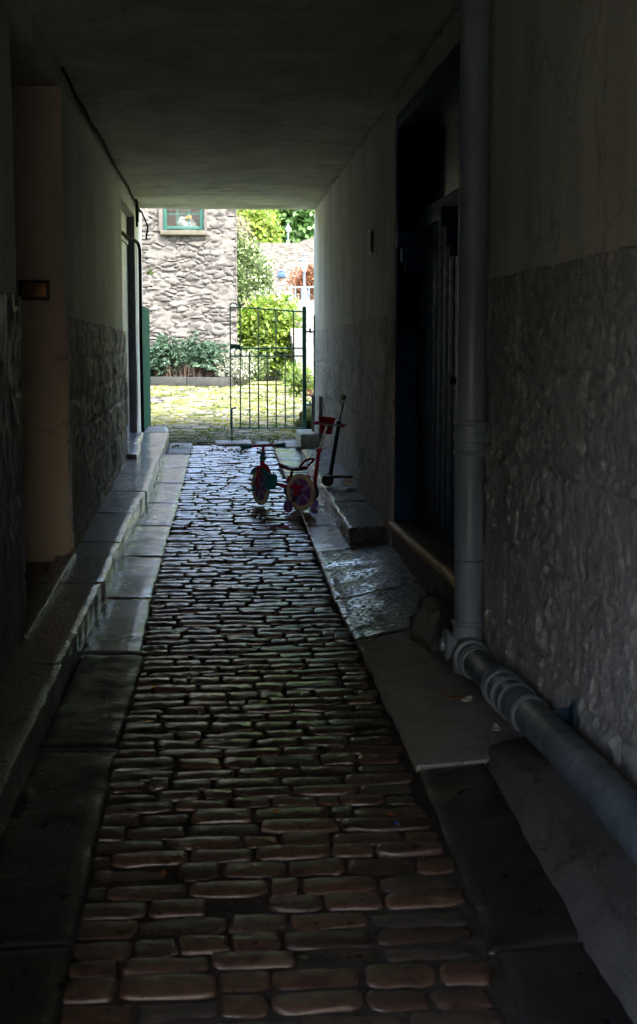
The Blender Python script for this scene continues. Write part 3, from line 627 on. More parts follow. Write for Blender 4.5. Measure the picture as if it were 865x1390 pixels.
# wall bracket on the right plaster
p = on_x(505, 328, XR-.012)
br = thing('wall_bracket', 'narrow black iron bracket with two pale lugs on the right plaster', 'bracket', p)
MB().box((p.x-.014, p.y-.03, p.z-.08), (p.x+.02, p.y+.03, p.z+.08), bev=.004).build('plate', M['black'], br)
for s in (-1, 1): MB().box((p.x-.022, p.y-.032, p.z+s*.083-.007), (p.x+.01, p.y+.035, p.z+s*.083+.007), bev=.003).build('lug', M['brassl'], br)
# plaque in the recess
a, b = on_y(25.5, 380.5, 8.02), on_y(67, 407, 8.02)
pq = thing('wall_plaque', 'small brown engraved plaque in a black frame on the cream recess wall', 'sign', ((a.x+b.x)/2, 8.03, b.z))
MB().box((a.x, 8.018, b.z), (b.x, 8.05, a.z), bev=.004).build('frame', M['black'], pq)
MB().box((a.x+.016, 8.012, b.z+.016), (b.x-.016, 8.02, a.z-.014), bev=.001).build('face', M['brass'], pq)
mb = MB(); R = random.Random(5)
for i, (w0, w1) in enumerate([(.2, .8), (.08, .92), (.25, .85), (.08, .95)]):
    z = a.z-.028-i*.0165; x = a.x+.025+w0*.06
    while x < a.x+.025+w1*.125:
        l = R.uniform(.006, .016); mb.box((x, 8.0105, z-.004), (x+l, 8.0125, z)); x += l+.004
mb.build('lettering', M['ink'], pq, smooth=False, kind='stuff')
# cables
mb = MB(); P = []
for i in range(42):
    y = 8.0+i*.2; P.append(Vector((XL+.022+.012*noise.noise(Vector((y*2, 1, 0))), y, ceilz(y)-.05-.035*abs(math.sin(y*1.15))*(.6+noise.noise(Vector((y, 4, 0)))))))
P += [Vector((-.86, 16.35, 3.02)), Vector((-.82, 16.5, 2.92)), Vector((-.85, 16.6, 2.78))]
mb.tube(P, .011, 6); P2 = [q+Vector((.012, 0, -.028-.02*noise.noise(q*3))) for q in P[:-3]]; mb.tube(P2, .007, 6)
mb.build('cable', M['cable'], None, org=(-.86, 12, 3.1), label='black cables sagging along the left ceiling corner', cat='cable')
mb = MB().tube([(-.97, 13.2, 2.66), (-.95, 14.6, 2.66), (-.90, 15.2, 2.66), (-.872, 15.42, 2.62), (-.865, 15.5, 2.45), (-.868, 15.5, 1.6), (-.862, 15.52, .44)], .019, 10, smooth=5)
mb.build('cable', M['cable'], None, org=(-.87, 15.5, .44), label='thick black pipe bending from the grey blue door down the wall', cat='cable')
mb = MB().tube([(-.87, 15.0, 3.1), (-.865, 15.02, 2.8)], .013, 8).tube([(-.87, 15.12, 3.09), (-.865, 15.12, 2.86)], .016, 8)
mb.build('cable', M['cable'], None, org=(-.87, 15, 2.8), label='short black cable ends hanging below the ceiling by the left door', cat='cable')
# boards and block at the right corner
MB().box((1.10, 15.46, .33), (1.135, 15.50, .90), bev=.006).ball((1.115, 15.48, .90), .028, (1, 1, .6)).build('upright_board', M['wood'], None, org=(1.11, 15.48, .33), label='thin grey post with rounded top at the right corner by the gate', cat='post', group='weathered posts by the right corner')
MB().box((1.118, 14.55, .40), (1.158, 14.63, .94), bev=.006).build('upright_board', M['wood'], None, org=(1.13, 14.6, .4), label='squared grey board leaning on the wall behind the red basket', cat='board', group='weathered posts by the right corner')
bb = on_g(411, 606)
mb = MB(); slabstone(mb, [(.955, 15.22), (1.17, 15.25), (1.16, 15.75), (.93, 15.72)], lambda x, y: gz(y)+.165, th=.16, bev=.022, seed=88, amp=.008)
mb.build('stone_block', M['blockpale'], None, angle=60, org=(1.06, 15.5, .33), label='pale mossy stone block at the foot of the green gate', cat='stone')
# iron cover in the cobbles, litter, leaves
q = on_g(350, 747); mb = MB(); sq = [(.105*math.cos(t*2*PI/24), .065*math.sin(t*2*PI/24)) for t in range(24)]
mb.prism(sq, -.01, .010, Matrix.Translation((q.x, q.y, gz(q.y)))); mb.build('drain_cover', M['iron'], None, org=q, label='small oval iron cover set among the cobbles', cat='cover')
def scrap(name, u, v, h, mat, label, cat, size=.03, asp=.5, group=None, seed=0, curl=.3, kind=None):
    p = on_g(u, v, h); R = random.Random(seed); a = R.uniform(0, 6.28); vs = []
    n = 7
    for j in range(3):
        for i in range(n):
            t = i/(n-1)*2-1; w = asp*size*(1-t*t*.9)*(j-1); x = t*size; z = .004+curl*size*(t*t*.6+abs(j-1)*.35)
            vs.append((p.x+x*math.cos(a)-w*math.sin(a), p.y+x*math.sin(a)+w*math.cos(a), gz(p.y)+h+z))
    vs2 = vs+[(x, y, z-.002) for x, y, z in vs]; fs = []
    for k in (0, 3*n):
        fs += [(k+j*n+i, k+j*n+i+1, k+(j+1)*n+i+1, k+(j+1)*n+i) for j in range(2) for i in range(n-1)]
    rg = list(range(n))+[2*n-1]+list(range(3*n-1, 2*n-1, -1))+[n]
    fs += [(rg[i], rg[(i+1) % len(rg)], rg[(i+1) % len(rg)]+3*n, rg[i]+3*n) for i in range(len(rg))]
    MB().add(vs2, fs).build(name, mat, None, org=(p.x, p.y, gz(p.y)+h), label=label, cat=cat, group=group)
scrap('paper_scrap', 634, 953, .09, M['white'], 'crumpled white scrap lying beside the orange leaf near the pipe', 'litter', .035, .6, seed=1, curl=.5)
scrap('fallen_leaf', 618, 949, .085, M['leafo'], 'orange brown leaf on the concrete beside a white scrap', 'leaf', .04, .5, seed=2)
scrap('paper_scrap', 674, 992, .10, M['white'], 'flat white scrap on the concrete below the lying pipe', 'litter', .045, .35, seed=3)
scrap('paper_scrap', 535, 798, .03, M['white'], 'pale scrap on the punched slab before the navy door', 'litter', .05, .5, seed=4)
scrap('paper_scrap', 506, 741, .02, M['leafo'] if False else M['wood'], 'brownish scrap against the near end of the right kerb', 'litter', .05, .5, seed=5)
GL = 'leaves fallen on the cobbles'
for i, (u, v, m, l) in enumerate([(209, 934, 'leafy', 'yellow leaf left of the cobbles below the last pale gutter slab'), (202, 980, 'leafy', 'yellow leaf near the left edge of the cobbles beside the dark slab'), (359, 953, 'leafy', 'small yellow leaf in mid lane at pipe elbow height'),
        (495, 909, 'leafo', 'orange leaf at the right edge of the cobbles by the concrete patch'), (375, 1103, 'leafo', 'orange leaf low in mid lane'), (531, 1107, 'leafo', 'orange leaf beside the blue scrap'), (222, 1187, 'leafo', 'orange leaf low at the left among brown cobbles'), (205, 873, 'leafo', 'tiny orange leaf by the gutter slab joint')]):
    scrap('fallen_leaf', u, v, .004, M[m], l, 'leaf', .016, .6, GL, 20+i)
scrap('bottle_cap', 539, 1119, .004, M['bluescrap'], 'small bright blue scrap on the near cobbles at right', 'litter', .012, .8, None, 60)
mb = MB(); a, b = on_g(361, 716), on_g(391, 714)
for k in range(2):
    mb.tube([(a.x+(b.x-a.x)*t/8, a.y+.02*math.sin(t*1.3+k*2)-.06*k*(t/8), gz(a.y)+.008+.004*math.sin(t*2)) for t in range(9)], .006, 6, smooth=3)
mb.build('ribbon', M['pink'], None, org=a, label='faded pink ribbon lying on the cobbles before the toddler bike', cat='ribbon')

# ------------------------------------------------------------------ gates
def gx(u, v, Y): return on_y(u, v, Y)
GY = 15.86
g = thing('iron_gate', 'thin green iron gate of upright bars closed across the passage mouth', 'gate', on_y(413, 583, GY))
def bar(mb, u0, v0, u1, v1, r=.0075, Y=GY, n=8): mb.tube([on_y(u0, v0, Y), on_y(u1, v1, Y)], r, n)
mb = MB(); a, b = on_y(410.6, 419, GY), on_y(416, 583, GY)
mb.box((a.x, GY-.024, b.z), (b.x, GY+.024, a.z), bev=.004); mb.ball(on_y(413.2, 418.5, GY), .024, n=12); mb.build('hinge_post', M['gate'], g)
mb = MB(); mb.tube([on_y(312.6, 417, GY), on_y(313.6, 582, GY)], .008, 8); mb.build('closing_stile', M['gate'], g)
mb = MB(); mb.tube([on_y(312.2, 418, GY), on_y(313, 413.5, GY), on_y(316.5, 411.2, GY), on_y(321, 413.2, GY), on_y(326, 417.2, GY)], .007, 8, smooth=5); mb.build('scroll', M['gate'], g)
mb = MB(); mb.tube([on_y(312, 417.3, GY), on_y(326, 417.5, GY), on_y(350, 418.8, GY), on_y(380, 421, GY), on_y(411, 423.3, GY)], .008, 8); mb.build('top_rail', M['gate'], g)
for u in (326, 350.6, 374.6, 398.6):
    mb = MB(); bar(mb, u, 417.5+(u-326)*.07, u+.6, 581, .0085); mb.build('bar', M['gate'], g)
for u in (338.8, 362.8, 387):
    mb = MB(); bar(mb, u, 480, u+.6, 581, .0085); mb.ball(on_y(u, 478.8, GY), .013, n=10, m=6); mb.build('short_bar', M['gate'], g)
for v, w in ((472.6, 326), (483.2, 313), (580.8, 313.5)):
    mb = MB(); bar(mb, w, v, 411, v, .0085); mb.build('rail', M['gate'], g)
a, b = on_y(312.4, 467.2, GY), on_y(326.5, 473.4, GY)
lb = MB().box((a.x, GY-.02, b.z), (b.x, GY+.02, a.z), bev=.003).build('latch_box', M['gate'], g)
c = on_y(323.5, 478.5, GY)
MB().tube([(c.x+.045*math.cos(t), GY-.024, c.z+.045*math.sin(t)) for t in [i*2*PI/20 for i in range(21)]], .0065, 8).build('ring_handle', M['gate'], lb)
MB().tube([on_y(315, 554, GY-.03), on_y(315.2, 603, GY-.03)], .009, 8).tube([on_y(314.8, 554.5, GY-.03), on_y(319.5, 553.5, GY-.03)], .009, 8).ball(on_y(319.6, 553.6, GY-.03), .014).build('drop_bolt', M['gate'], g)
gp = thing('gate_post', 'slim green iron hanging post fixed to the right corner of the passage', 'post', on_y(427, 560, GY+.06))
MB().tube([on_y(427, 428, GY+.06), on_y(427, 600, GY+.06)], .010, 8).build('rod', M['gate'], gp)
for v in (450, 549): MB().tube([on_y(415.5, v, GY+.03), on_y(427.5, v+.6, GY+.05)], .009, 8).tube([on_y(421, v-4, GY+.04), on_y(421, v+2, GY+.04)], .013, 8).build('hinge', M['gate'], gp)
# opened boarded leaf on the left
gl = thing('board_gate', 'solid bright green gate leaf swung open flat along the left wall end', 'gate', (-.88, 15.9, .42))
def frustA(y): return -.905+(y-15.85)*.052
mb = MB(); ys = [15.85, 15.90, 16.05, 16.3, 16.6, 16.86]
zt = [2.02, 2.02, 1.96, 1.95, 1.94, 1.93]
vs = []
for i, y in enumerate(ys): vs += [(frustA(y)-.02, y, .46), (frustA(y)+.02, y, .46), (frustA(y)+.02, y, zt[i]), (frustA(y)-.02, y, zt[i])]
fs = [(0, 1, 2, 3), (20, 21, 22, 23)]
for i in range(5):
    for k in range(4): fs.append((4*i+k, 4*i+(k+1) % 4, 4*i+4+(k+1) % 4, 4*i+4+k))
mb.add(vs, fs).build('boards', M['gatel'], gl, smooth=False)
MB().box((-.935, 15.83, .44), (-.885, 15.88, 2.06), bev=.006).build('hinge_stile', M['gatel'], gl)
MB().tube([(-.825+.035*math.sin(t), 16.84, 1.385+.045*math.cos(t)) for t in [i*2*PI/18 for i in range(19)]], .006, 8).build('ring_handle', M['gate'], gl)

# ------------------------------------------------------------------ toys
def frame(o, fwd, up=(0, 0, 1)):
    f = Vector(fwd).normalized(); u = Vector(up); l = u.cross(f).normalized(); u = f.cross(l)
    m = Matrix((f, l, u)).transposed().to_4x4(); m.translation = Vector(o); return m
def wheel(parent, Mx, r, tr, mt, mr, w=None, hub=.02, spokes=5, name='wheel'):
    """Mx maps local z to the axle"""
    w = w or tr*.8
    n = 20; prof = [(r-tr+tr*math.cos(t), w*math.sin(t)) for t in [i*2*PI/12 for i in range(12)]]
    t = MB().lathe(prof, Mx, 36, True).build(name, mt, parent)
    m = MB(); m.lathe([(r-2*tr+.004, -.008), (r-2*tr+.010, -.010), (r-1.6*tr, -.006), (r-1.6*tr, .006), (r-2*tr+.010, .010), (r-2*tr+.004, .008)], Mx, 32, True)
    m.lathe([(0, -.022), (hub, -.022), (hub+.004, -.018), (hub+.004, .018), (hub, .022), (0, .022)], Mx, 20)
    m.lathe([(hub, -.003), (r-1.7*tr, -.003), (r-1.7*tr, .003), (hub, .003)], Mx, 32)
    sp = MB()
    for i in range(spokes):
        q = 2*PI*i/spokes; Rz = Mx @ Matrix.Rotation(q, 4, 'Z'); sp.box((hub, -r*.085, -.009), (r-1.75*tr, r*.085, .009), Rz, bev=.004)
    m.build('rim', mr, t); sp.build('spokes', M['lilac'] if mr is M['purple'] else mr, t); return t
bx, by = .666, 10.62; fx_, fy_ = .353, 10.93
bk = thing('toddler_bike', 'red toddler bike with teal pedals, cream tyres and purple rims on the cobbles', 'bicycle', (.51, 10.77, gz(10.77)))
f = Vector((fx_-bx, fy_-by, 0)).normalized(); WB = math.hypot(fx_-bx, fy_-by)
B = frame((bx, by, gz(by)+.004), f+Vector((0, 0, .027*f.y)))
WR = .15
ff = Vector((-.43, .90, 0)).normalized(); Fm = frame((fx_, fy_, gz(fy_)+.004), ff)
axle = lambda Mx, y=0, z=WR: Mx @ Matrix.Translation((0, y, z)) @ Matrix.Rotation(PI/2, 4, 'X')
wheel(bk, axle(Fm), WR, .021, M['tyre'], M['purple']); wheel(bk, axle(B), WR, .021, M['tyre'], M['purple'])
HX = -.055  # steering axis leans back
mb = MB()
for s in (-1, 1): mb.tube([(0, s*.034, WR), (-.01, s*.034, WR+.06), (-.03, s*.03, .325)], .010, 10, Fm)
mb.box((-.05, -.042, .315), (-.012, .042, .335), Fm, bev=.006); mb.build('fork', M['pinkred'], bk)
st = MB().tube([(-.03, 0, .32), (-.055, 0, .50)], .012, 12, Fm)
hb = st.build('steering_column', M['red'], bk)
MB().tube([(-.055, -.125, .495), (-.058, -.06, .50), (-.058, .06, .50), (-.055, .125, .495)], .011, 12, Fm).build('handlebar', M['red'], bk)
for s in (-1, 1):
    Gm = Fm @ Matrix.Translation((-.055, s*.115, .495)) @ Matrix.Rotation(-s*PI/2, 4, 'X')
    MB().lathe([(.012, 0), (.017, .002), (.015, .012), (.017, .024), (.015, .036), (.017, .050), (.015, .062), (.024, .066), (.026, .074), (.022, .082), (.008, .086)], Gm, 16).build('grip', M['teal'], bk)
MB().lathe([(.019, .375), (.026, .38), (.026, .41), (.020, .415), (.020, .43), (.024, .435), (.024, .445), (.014, .45)], Fm @ Matrix.Translation((-.043, 0, 0)), 18).box((-.03, -.018, .425), (.04, .018, .45), Fm, bev=.008).build('stem_clamp', M['teal'], bk)
# mudguard and box
mb = MB(); n = 12; vs = []
for i in range(n+1):
    t = math.radians(35+i*105/n)
    for (yy, rr) in ((-.032, .162), (-.028, .170), (.028, .170), (.032, .162)): vs.append(Fm @ Vector((rr*math.cos(t), yy, WR+rr*math.sin(t))))
mb.add(vs, [(4*i+k, 4*i+k+1, 4*i+5+k, 4*i+4+k) for i in range(n) for k in range(3)])
mb.build('mudguard', M['teal'], bk)
MB().box((-.125, -.040, .165), (-.06, .040, .285), Fm @ Matrix.Translation((-.02, 0, .035)) @ Matrix.Rotation(math.radians(-20), 4, 'Y'), bev=.010, seg=2).build('carry_box', M['teal'], bk)
for s in (-1, 1):
    cr = MB().tube([(0, s*.03, WR), (0, s*.075, WR)], .009, 10, Fm).tube([(0, s*.070, WR), (-s*.045, s*.075, WR-.012)], .009, 10, Fm).build('crank', M['teal'], bk)
    MB().box((-s*.045-.03, s*.08, WR-.022), (-s*.045+.03, s*.14, WR-.002), Fm, bev=.006).build('pedal', M['teal'], cr)
# frame
Hd = B.inverted() @ (Fm @ Vector((-.036, 0, .34)))
mb = MB().tube([(Hd.x+.005, 0, Hd.z), (Hd.x-.04, 0, Hd.z-.02), (Hd.x-.085, 0, Hd.z-.09), (Hd.x-.135, 0, .20), (.17, 0, .185), (.06, 0, .185), (-.02, 0, .19)], .0155, 12, B, smooth=6)
for s in (-1, 1): mb.tube([(.10, s*.01, .19), (.04, s*.04, .185), (0, s*.042, WR)], .010, 10, B, smooth=4)
mb.lathe([(.02, Hd.z-.05), (.02, Hd.z+.03)], B @ Matrix.Translation((Hd.x+.012, 0, 0)), 16)
mb.build('frame', M['red'], bk)
MB().tube([(.13, 0, .185), (.10, 0, .31)], .012, 12, B).build('seat_post', M['maroon'], bk)
mb = MB(); prof = [(-.10, .062, .345), (-.06, .070, .338), (-.01, .064, .333), (.05, .040, .335), (.11, .024, .342), (.15, .018, .348)]
vs = []
for x, w, z in prof:
    for k in range(10):
        q = 2*PI*k/10; vs.append(B @ Vector((x+.08, w*math.cos(q), z+.018*math.sin(q))))
mb.add(vs, [(i*10+k, i*10+(k+1) % 10, (i+1)*10+(k+1) % 10, (i+1)*10+k) for i in range(5) for k in range(10)]+[tuple(range(10)), tuple(range(50, 60))]); mb.build('saddle', M['maroon'], bk)
mb = MB().tube([(-.03, -.05, .365), (-.09, -.05, .42), (-.09, .05, .42), (-.03, .05, .365)], .010, 10, B, smooth=4); mb.build('back_loop', M['maroon'], bk)
MB().box((-.022, .048, .125), (.03, .060, .215), B, bev=.010, seg=3).build('chain_cover', M['red'], bk)
MB().tube([(0, -.14, .055), (0, -.05, .14), (0, .05, .14), (0, .14, .055)], .006, 8, B).build('stabiliser_arm', M['blackp'], bk)
for s in (-1, 1): wheel(bk, axle(B, s*.155, .046), .048, .010, M['purple'], M['purple'], hub=.010, spokes=6, name='stabiliser_wheel')

# red three-wheeled scooter with basket, standing between the bike and the kerb
sc = thing('toy_scooter', 'red toy scooter with a red handlebar basket standing against the right kerb behind the bike', 'scooter', (.8, 11.3, gz(11.3)))
base = on_y(427, 668, 11.28); top = on_y(444.5, 577, 11.28)
W0 = Vector((.835, 11.28, gz(11.28)+.06))
wheel(sc, frame(W0, (.35, -.94, 0)) @ Matrix.Rotation(PI/2, 4, 'X'), .058, .013, M['blackp'], M['whitep'], hub=.012, name='front_wheel')
kn = on_y(433, 611, 11.28)
MB().tube([W0+Vector((0, 0, .03)), (base.x+.004, 11.28, base.z+.09), kn], .017, 12).lathe([(.01, -.02), (.026, -.012), (.028, 0), (.026, .012), (.01, .02)], Matrix.Translation(kn), 14).build('lower_column', M['red'], sc)
up_ = MB().tube([kn, top], .0115, 12).build('upper_column', M['steel'], sc)
MB().tube([on_y(432, 574.5, 11.20), top, on_y(461, 577, 11.36)], .010, 12).build('handlebar', M['steel'], sc)
for (u, v, Y, d) in ((429.5, 574, 11.19, -1), (464.5, 577.3, 11.38, 1)):
    MB().ball(on_y(u, v, Y), .02, (1.6, 1.2, .85), 14, 8).build('grip', M['pinkred'], sc)
c = on_y(443, 577, 11.42); Bm = Matrix.Translation(c) @ Matrix.Rotation(.1, 4, 'Y')
bs = MB().lathe([(.048, -.075), (.054, -.072), (.062, 0), (.075, .058), (.082, .062), (.080, .070), (.070, .068), (.056, 0), (.046, -.066), (.0, -.066)], Bm, 20)
bs.build('basket', M['basket'], sc)
dk = MB().box((.60, 11.36, gz(11.4)+.075), (.84, 11.47, gz(11.4)+.095), Matrix.Translation((0, 0, 0)), bev=.008)
dk.tube([W0+Vector((0, .02, .04)), (.76, 11.38, gz(11.4)+.08), (.70, 11.42, gz(11.4)+.08)], .016, 10)
dk.build('deck', M['red'], sc)
for yy in (11.37, 11.47):
    MB().tube([(.60, yy, gz(11.4)+.17), (.80, yy, gz(11.4)+.175)], .008, 8).tube([(.61, yy, gz(11.4)+.17), (.61, yy, gz(11.4)+.09)], .008, 8).build('side_rail', M['pinkred'], sc)
for yy in (11.33, 11.50): wheel(sc, Matrix.Translation((.62, yy, gz(11.4)+.05)) @ Matrix.Rotation(PI/2, 4, 'X'), .048, .011, M['blackp'], M['teal'], hub=.012, name='rear_wheel')

# green-topped scooter leaning on the right wall
s2 = thing('toy_scooter', 'scooter with steel and dark green stem and a green grip leaning on the right wall', 'scooter', (.95, 11.15, .34))
tp = on_y(467.5, 539, 11.62); md = on_y(460, 576, 11.50); bt = Vector((.945, 11.14, .40))
MB().tube([md, tp], .0125, 12).build('upper_stem', M['steel'], s2)
MB().tube([bt, md], .0185, 12).lathe([(.018, -.02), (.024, -.018), (.024, .018), (.018, .02)], Matrix.Translation(md) @ (tp-bt).normalized().to_track_quat('Z', 'Y').to_matrix().to_4x4(), 14).build('lower_stem', M['dgreen'], s2)
MB().tube([tp+Vector((-.02, -.10, .0)), tp+Vector((0, .10, 0))], .011, 10).build('handlebar', M['steel'], s2)
MB().ball(tp+Vector((-.015, -.11, .004)), .024, (.9, 1.7, 1.1), 14, 8).build('grip', M['lime'], s2)
MB().ball(tp+Vector((0, .12, .0)), .022, (.9, 1.7, 1.1), 14, 8).build('grip', M['lime'], s2)
MB().box((.90, 11.02, .415), (1.13, 11.10, .435), Matrix.Translation((0, .02, 0)), bev=.006).build('deck', M['blackp'], s2)
kz = gz(11.1)+.13
wheel(s2, Matrix.Translation((.925, 11.12, kz+.052)) @ Matrix.Rotation(PI/2, 4, 'X'), .052, .012, M['blackp'], M['blackp'], hub=.012, name='front_wheel')
wheel(s2, Matrix.Translation((1.10, 11.06, kz+.050)) @ Matrix.Rotation(PI/2, 4, 'X'), .048, .014, M['whitep'], M['whitep'], hub=.012, name='rear_wheel')

# ------------------------------------------------------------------ courtyard and beyond
def terr(x, y):
    if y < 26: return gz(y)
    z = lerp([(26, gz(26)), (29, .72), (33, 2.3), (45, 2.74), (52, 2.9), (55, 4.6), (62, 5.5), (90, 17), (140, 34), (420, 40)], y)
    t = min(1, max(0, (x-.3)/1.5)) if y < 45 else 1
    return z if y > 45 else gz(min(y, 30))*(1-t)+z*t
def axis(a): return a
ysx = [-60, -20, -8, 0, 8, 16, 18, 20, 22, 24, 26, 27, 28, 29, 30, 31, 32, 33, 36, 40, 45, 48, 52, 53, 54, 55, 58, 62, 70, 80, 90, 110, 140, 200, 300, 420]
xsx = [-300, -100, -40, -20, -10, -5, -3, -2, -1, -.5, 0, .3, .6, 1, 1.4, 1.8, 2.2, 3, 4, 6, 10, 20, 40, 100, 300]
vs = [(x, y, (terr(x, y) if y > 16.5 else gz(max(y, -7)))-.075) for y in ysx for x in xsx]; n = len(xsx)
MB().add(vs, [(j*n+i, j*n+i+1, (j+1)*n+i+1, (j+1)*n+i) for j in range(len(ysx)-1) for i in range(n-1)]).build('ground', M['ground'], None, kind='structure', label='grassy ground rising beyond the courtyard', cat='ground')
sheet(-3.2, 3.0, 15.6, 27.2, 60, 110, lambda x, y: gz(y)-.010+.012*fr(Vector((x*3, y*3, 0)))).build('courtyard_bed', M['moss'], None, kind='structure', label='yellow green moss between the courtyard stones', cat='ground')
mb = MB()
cobbles(mb, 15.72, 26.3, lambda y: -2.6, lambda y: 2.6, .125, (.13, .30), [(1., -1.2), (.98, .2), (.82, .8), (.5, 1.)], 10, lambda x, y: gz(y)-.016+.012*fr(Vector((x*1.2, y*1.2, 0))), 9, hjit=.007)
mb.build('courtyard_paving', M['mosscobble'], None, angle=75, kind='structure', label='pale mossy cobbles of the courtyard', cat='paving')
# leaves
def leaves(P, size, mat, name, parent=None, nrm=None, asp=.45, org=None, jit=1.0, bias=.5, **kw):
    P = np.array(P, float); n = len(P)
    d = rng.normal(size=(n, 3)); 
    if nrm is not None: d = nrm+d*jit*.35
    d /= np.linalg.norm(d, axis=1)[:, None]
    up = rng.normal(size=(n, 3))*.6; up[:, 2] += bias; sd = np.cross(d, up); sd /= np.linalg.norm(sd, axis=1)[:, None]+1e-9
    s = size*rng.uniform(.6, 1.3, (n, 1)); nn = np.cross(sd, d)
    a = P; b = P+d*s*.5+sd*s*asp*.5-nn*s*.06; c_ = P+d*s; e = P+d*s*.5-sd*s*asp*.5-nn*s*.06; md = P+d*s*.52+nn*s*.05
    V = np.stack([a, b, c_, e], 1).reshape(-1, 3)
    o0 = ORG[parent.name] if parent else Vector(org)
    V = V-np.array(o0); me = bpy.data.meshes.new(name)
    me.vertices.add(4*n); me.vertices.foreach_set('co', V.ravel()); me.loops.add(4*n); me.loops.foreach_set('vertex_index', np.arange(4*n))
    me.polygons.add(n); me.polygons.foreach_set('loop_start', np.arange(n)*4); me.polygons.foreach_set('loop_total', np.full(n, 4)); me.update(calc_edges=True)
    me.materials.append(mat); o = bpy.data.objects.new(name, me); COL.objects.link(o)
    if parent: o.parent = parent
    else: o.location = o0
    ORG[o.name] = Vector(o0); return setp(o, **kw)
def clumps(c, r, nclump, per, cr, flat=1., surf_=.75):
    c = np.array(c); r = np.array(r); out = []
    for i in range(nclump):
        d = rng.normal(size=3); d /= np.linalg.norm(d); rad = rng.uniform(surf_, 1)*(.8+.35*noise.noise(Vector(d*2.3)+Vector((c[0], c[1], 0))))
        q = c+d*r*rad; out.append(q+rng.normal(size=(per, 3))*cr*np.array([1, 1, flat]))
    return np.concatenate(out)
# stone house
fh = thing('stone_house', 'pale rubble stone house with a teal sash window facing the courtyard', 'house', (-3, 29, .6))
FY = 27.2; cxr = on_y(322, 420, FY).x
mb = MB(); nx, nzz = 230, 230; vs = []
w0, w1 = on_y(221.5, 300, FY).x, on_y(276.5, 300, FY).x; wz0, wz1 = on_y(250, 313, FY).z, 4.95
xs = sorted(set([cxr-5.5+5.5*i/nx for i in range(nx+1)]+[w0, w1])); zs = sorted(set([.3+5.2*j/nzz for j in range(nzz+1)]+[wz0, wz1]))
CA = []
for z in zs:
    for x in xs:
        wx = x+.085*noise.noise(Vector((x*3, z*3, 2))); wz = z+.045*noise.noise(Vector((x*3, z*4, 7)))+.03*noise.noise(Vector((x*1.1, 0, 3)))
        dd_, pp_ = noise.voronoi(Vector((wx*4.0, 0, wz*10.6)), distance_metric='DISTANCE', exponent=2.5); e_ = dd_[1]-dd_[0]
        rnd = .5+.5*noise.cell(Vector((pp_[0].x*13.1, pp_[0].z*7.7, 1.3))); k_ = min(1, max(0, (e_-.10)/.16)); k_ = k_*k_*(3-2*k_)
        if noise.noise(Vector((x*1.3, z*1.9, 30))) > .22: k_ *= .3     # patches rendered over with lime
        gap = (1-min(1, max(0, (e_-.04)/.12)))*(1 if noise.noise(Vector((x*2.3, z*6, 11))) > -.08 else 0)
        h_ = .020*k_*(.5+rnd)-.022*gap+.012*fr(Vector((x*6, z*9, 1)))
        vs.append((x+(.03*noise.noise(Vector((z*5, 3, 0))) if x == xs[-1] else 0), FY-h_-.02*noise.noise(Vector((x*1.2, z*1.5, 6))), z)); CA.append((k_, rnd, gap*.8, 1))
n = len(xs); fs = []
for j in range(len(zs)-1):
    for i in range(n-1):
        if xs[i] >= w0-1e-6 and xs[i+1] <= w1+1e-6 and zs[j] >= wz0-1e-6 and zs[j+1] <= wz1+1e-6: continue
        fs.append((j*n+i, j*n+i+1, (j+1)*n+i+1, (j+1)*n+i))
mb.add(vs, fs)
mb.box((cxr-.02, FY-.01, .3), (cxr-.0, 34, 5.5)); mb.box((cxr-8, FY+.3, .3), (cxr-5.4, 34, 5.5)); mb.box((cxr-8, 33.5, .3), (cxr, 34, 5.5))
mb.box((w0-.03, FY, wz0), (w0, FY+.3, wz1)).box((w1, FY, wz0), (w1+.03, FY+.3, wz1))
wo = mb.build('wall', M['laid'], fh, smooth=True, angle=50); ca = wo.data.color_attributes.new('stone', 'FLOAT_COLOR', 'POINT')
KD = {(round(a_[0], 3), round(a_[2], 3)): c_ for a_, c_ in zip(vs, CA)}; o_ = ORG[wo.name]
for i_, vv in enumerate(wo.data.vertices): ca.data[i_].color = KD.get((round(vv.co.x+o_.x, 3), round(vv.co.z+o_.z, 3)), (1, .7, 0, 1))
MB().prism([(27.0, 5.45), (30.6, 7.4), (34.2, 5.45)], cxr-8.2, cxr+.25, Matrix(((0, 0, 1, 0), (1, 0, 0, 0), (0, 1, 0, 0), (0, 0, 0, 1)))).build('roof', M['slate'], fh, smooth=False)
MB().box((w0-.09, FY-.05, wz0-.02), (w0-.01, FY+.02, wz1+.1), bev=.01).box((w1+.01, FY-.05, wz0-.02), (w1+.07, FY+.02, wz1+.1), bev=.01).box((w0-.14, FY-.05, wz1+.101), (w1+.12, FY+.02, wz1+.3), bev=.01).build('window_surround', M['surround'], fh, label='pale stone surround of the teal window')
wf = MB(); wf.box((w0, FY+.02, wz0), (w0+.075, FY+.09, wz1), bev=.004).box((w1-.075, FY+.02, wz0), (w1, FY+.09, wz1), bev=.004).box((w0+.075, FY+.02, wz1-.08), (w1-.075, FY+.09, wz1), bev=.004)
win = wf.build('window', M['teal_paint'], fh)
wd = (w1-w0-.15)/3; sb = MB()
for i in (1, 2): sb.box((w0+.075+i*wd-.012, FY+.045, wz0+.09), (w0+.075+i*wd+.012, FY+.075, wz1-.08))
for k in range(5):
    zz = wz0+.33+k*.27; sb.box((w0+.075, FY+.047, zz-.010), (w1-.075, FY+.073, zz+.010))
sb.box((w0+.075, FY+.035, wz0+.03), (w1-.075, FY+.085, wz0+.09), bev=.004); sb.build('sash', M['teal_paint'], win)
m, nt, pp = new_mat('window_glass'); out = [q for q in nt.nodes if q.type == 'OUTPUT_MATERIAL'][0]; nt.nodes.remove(pp)
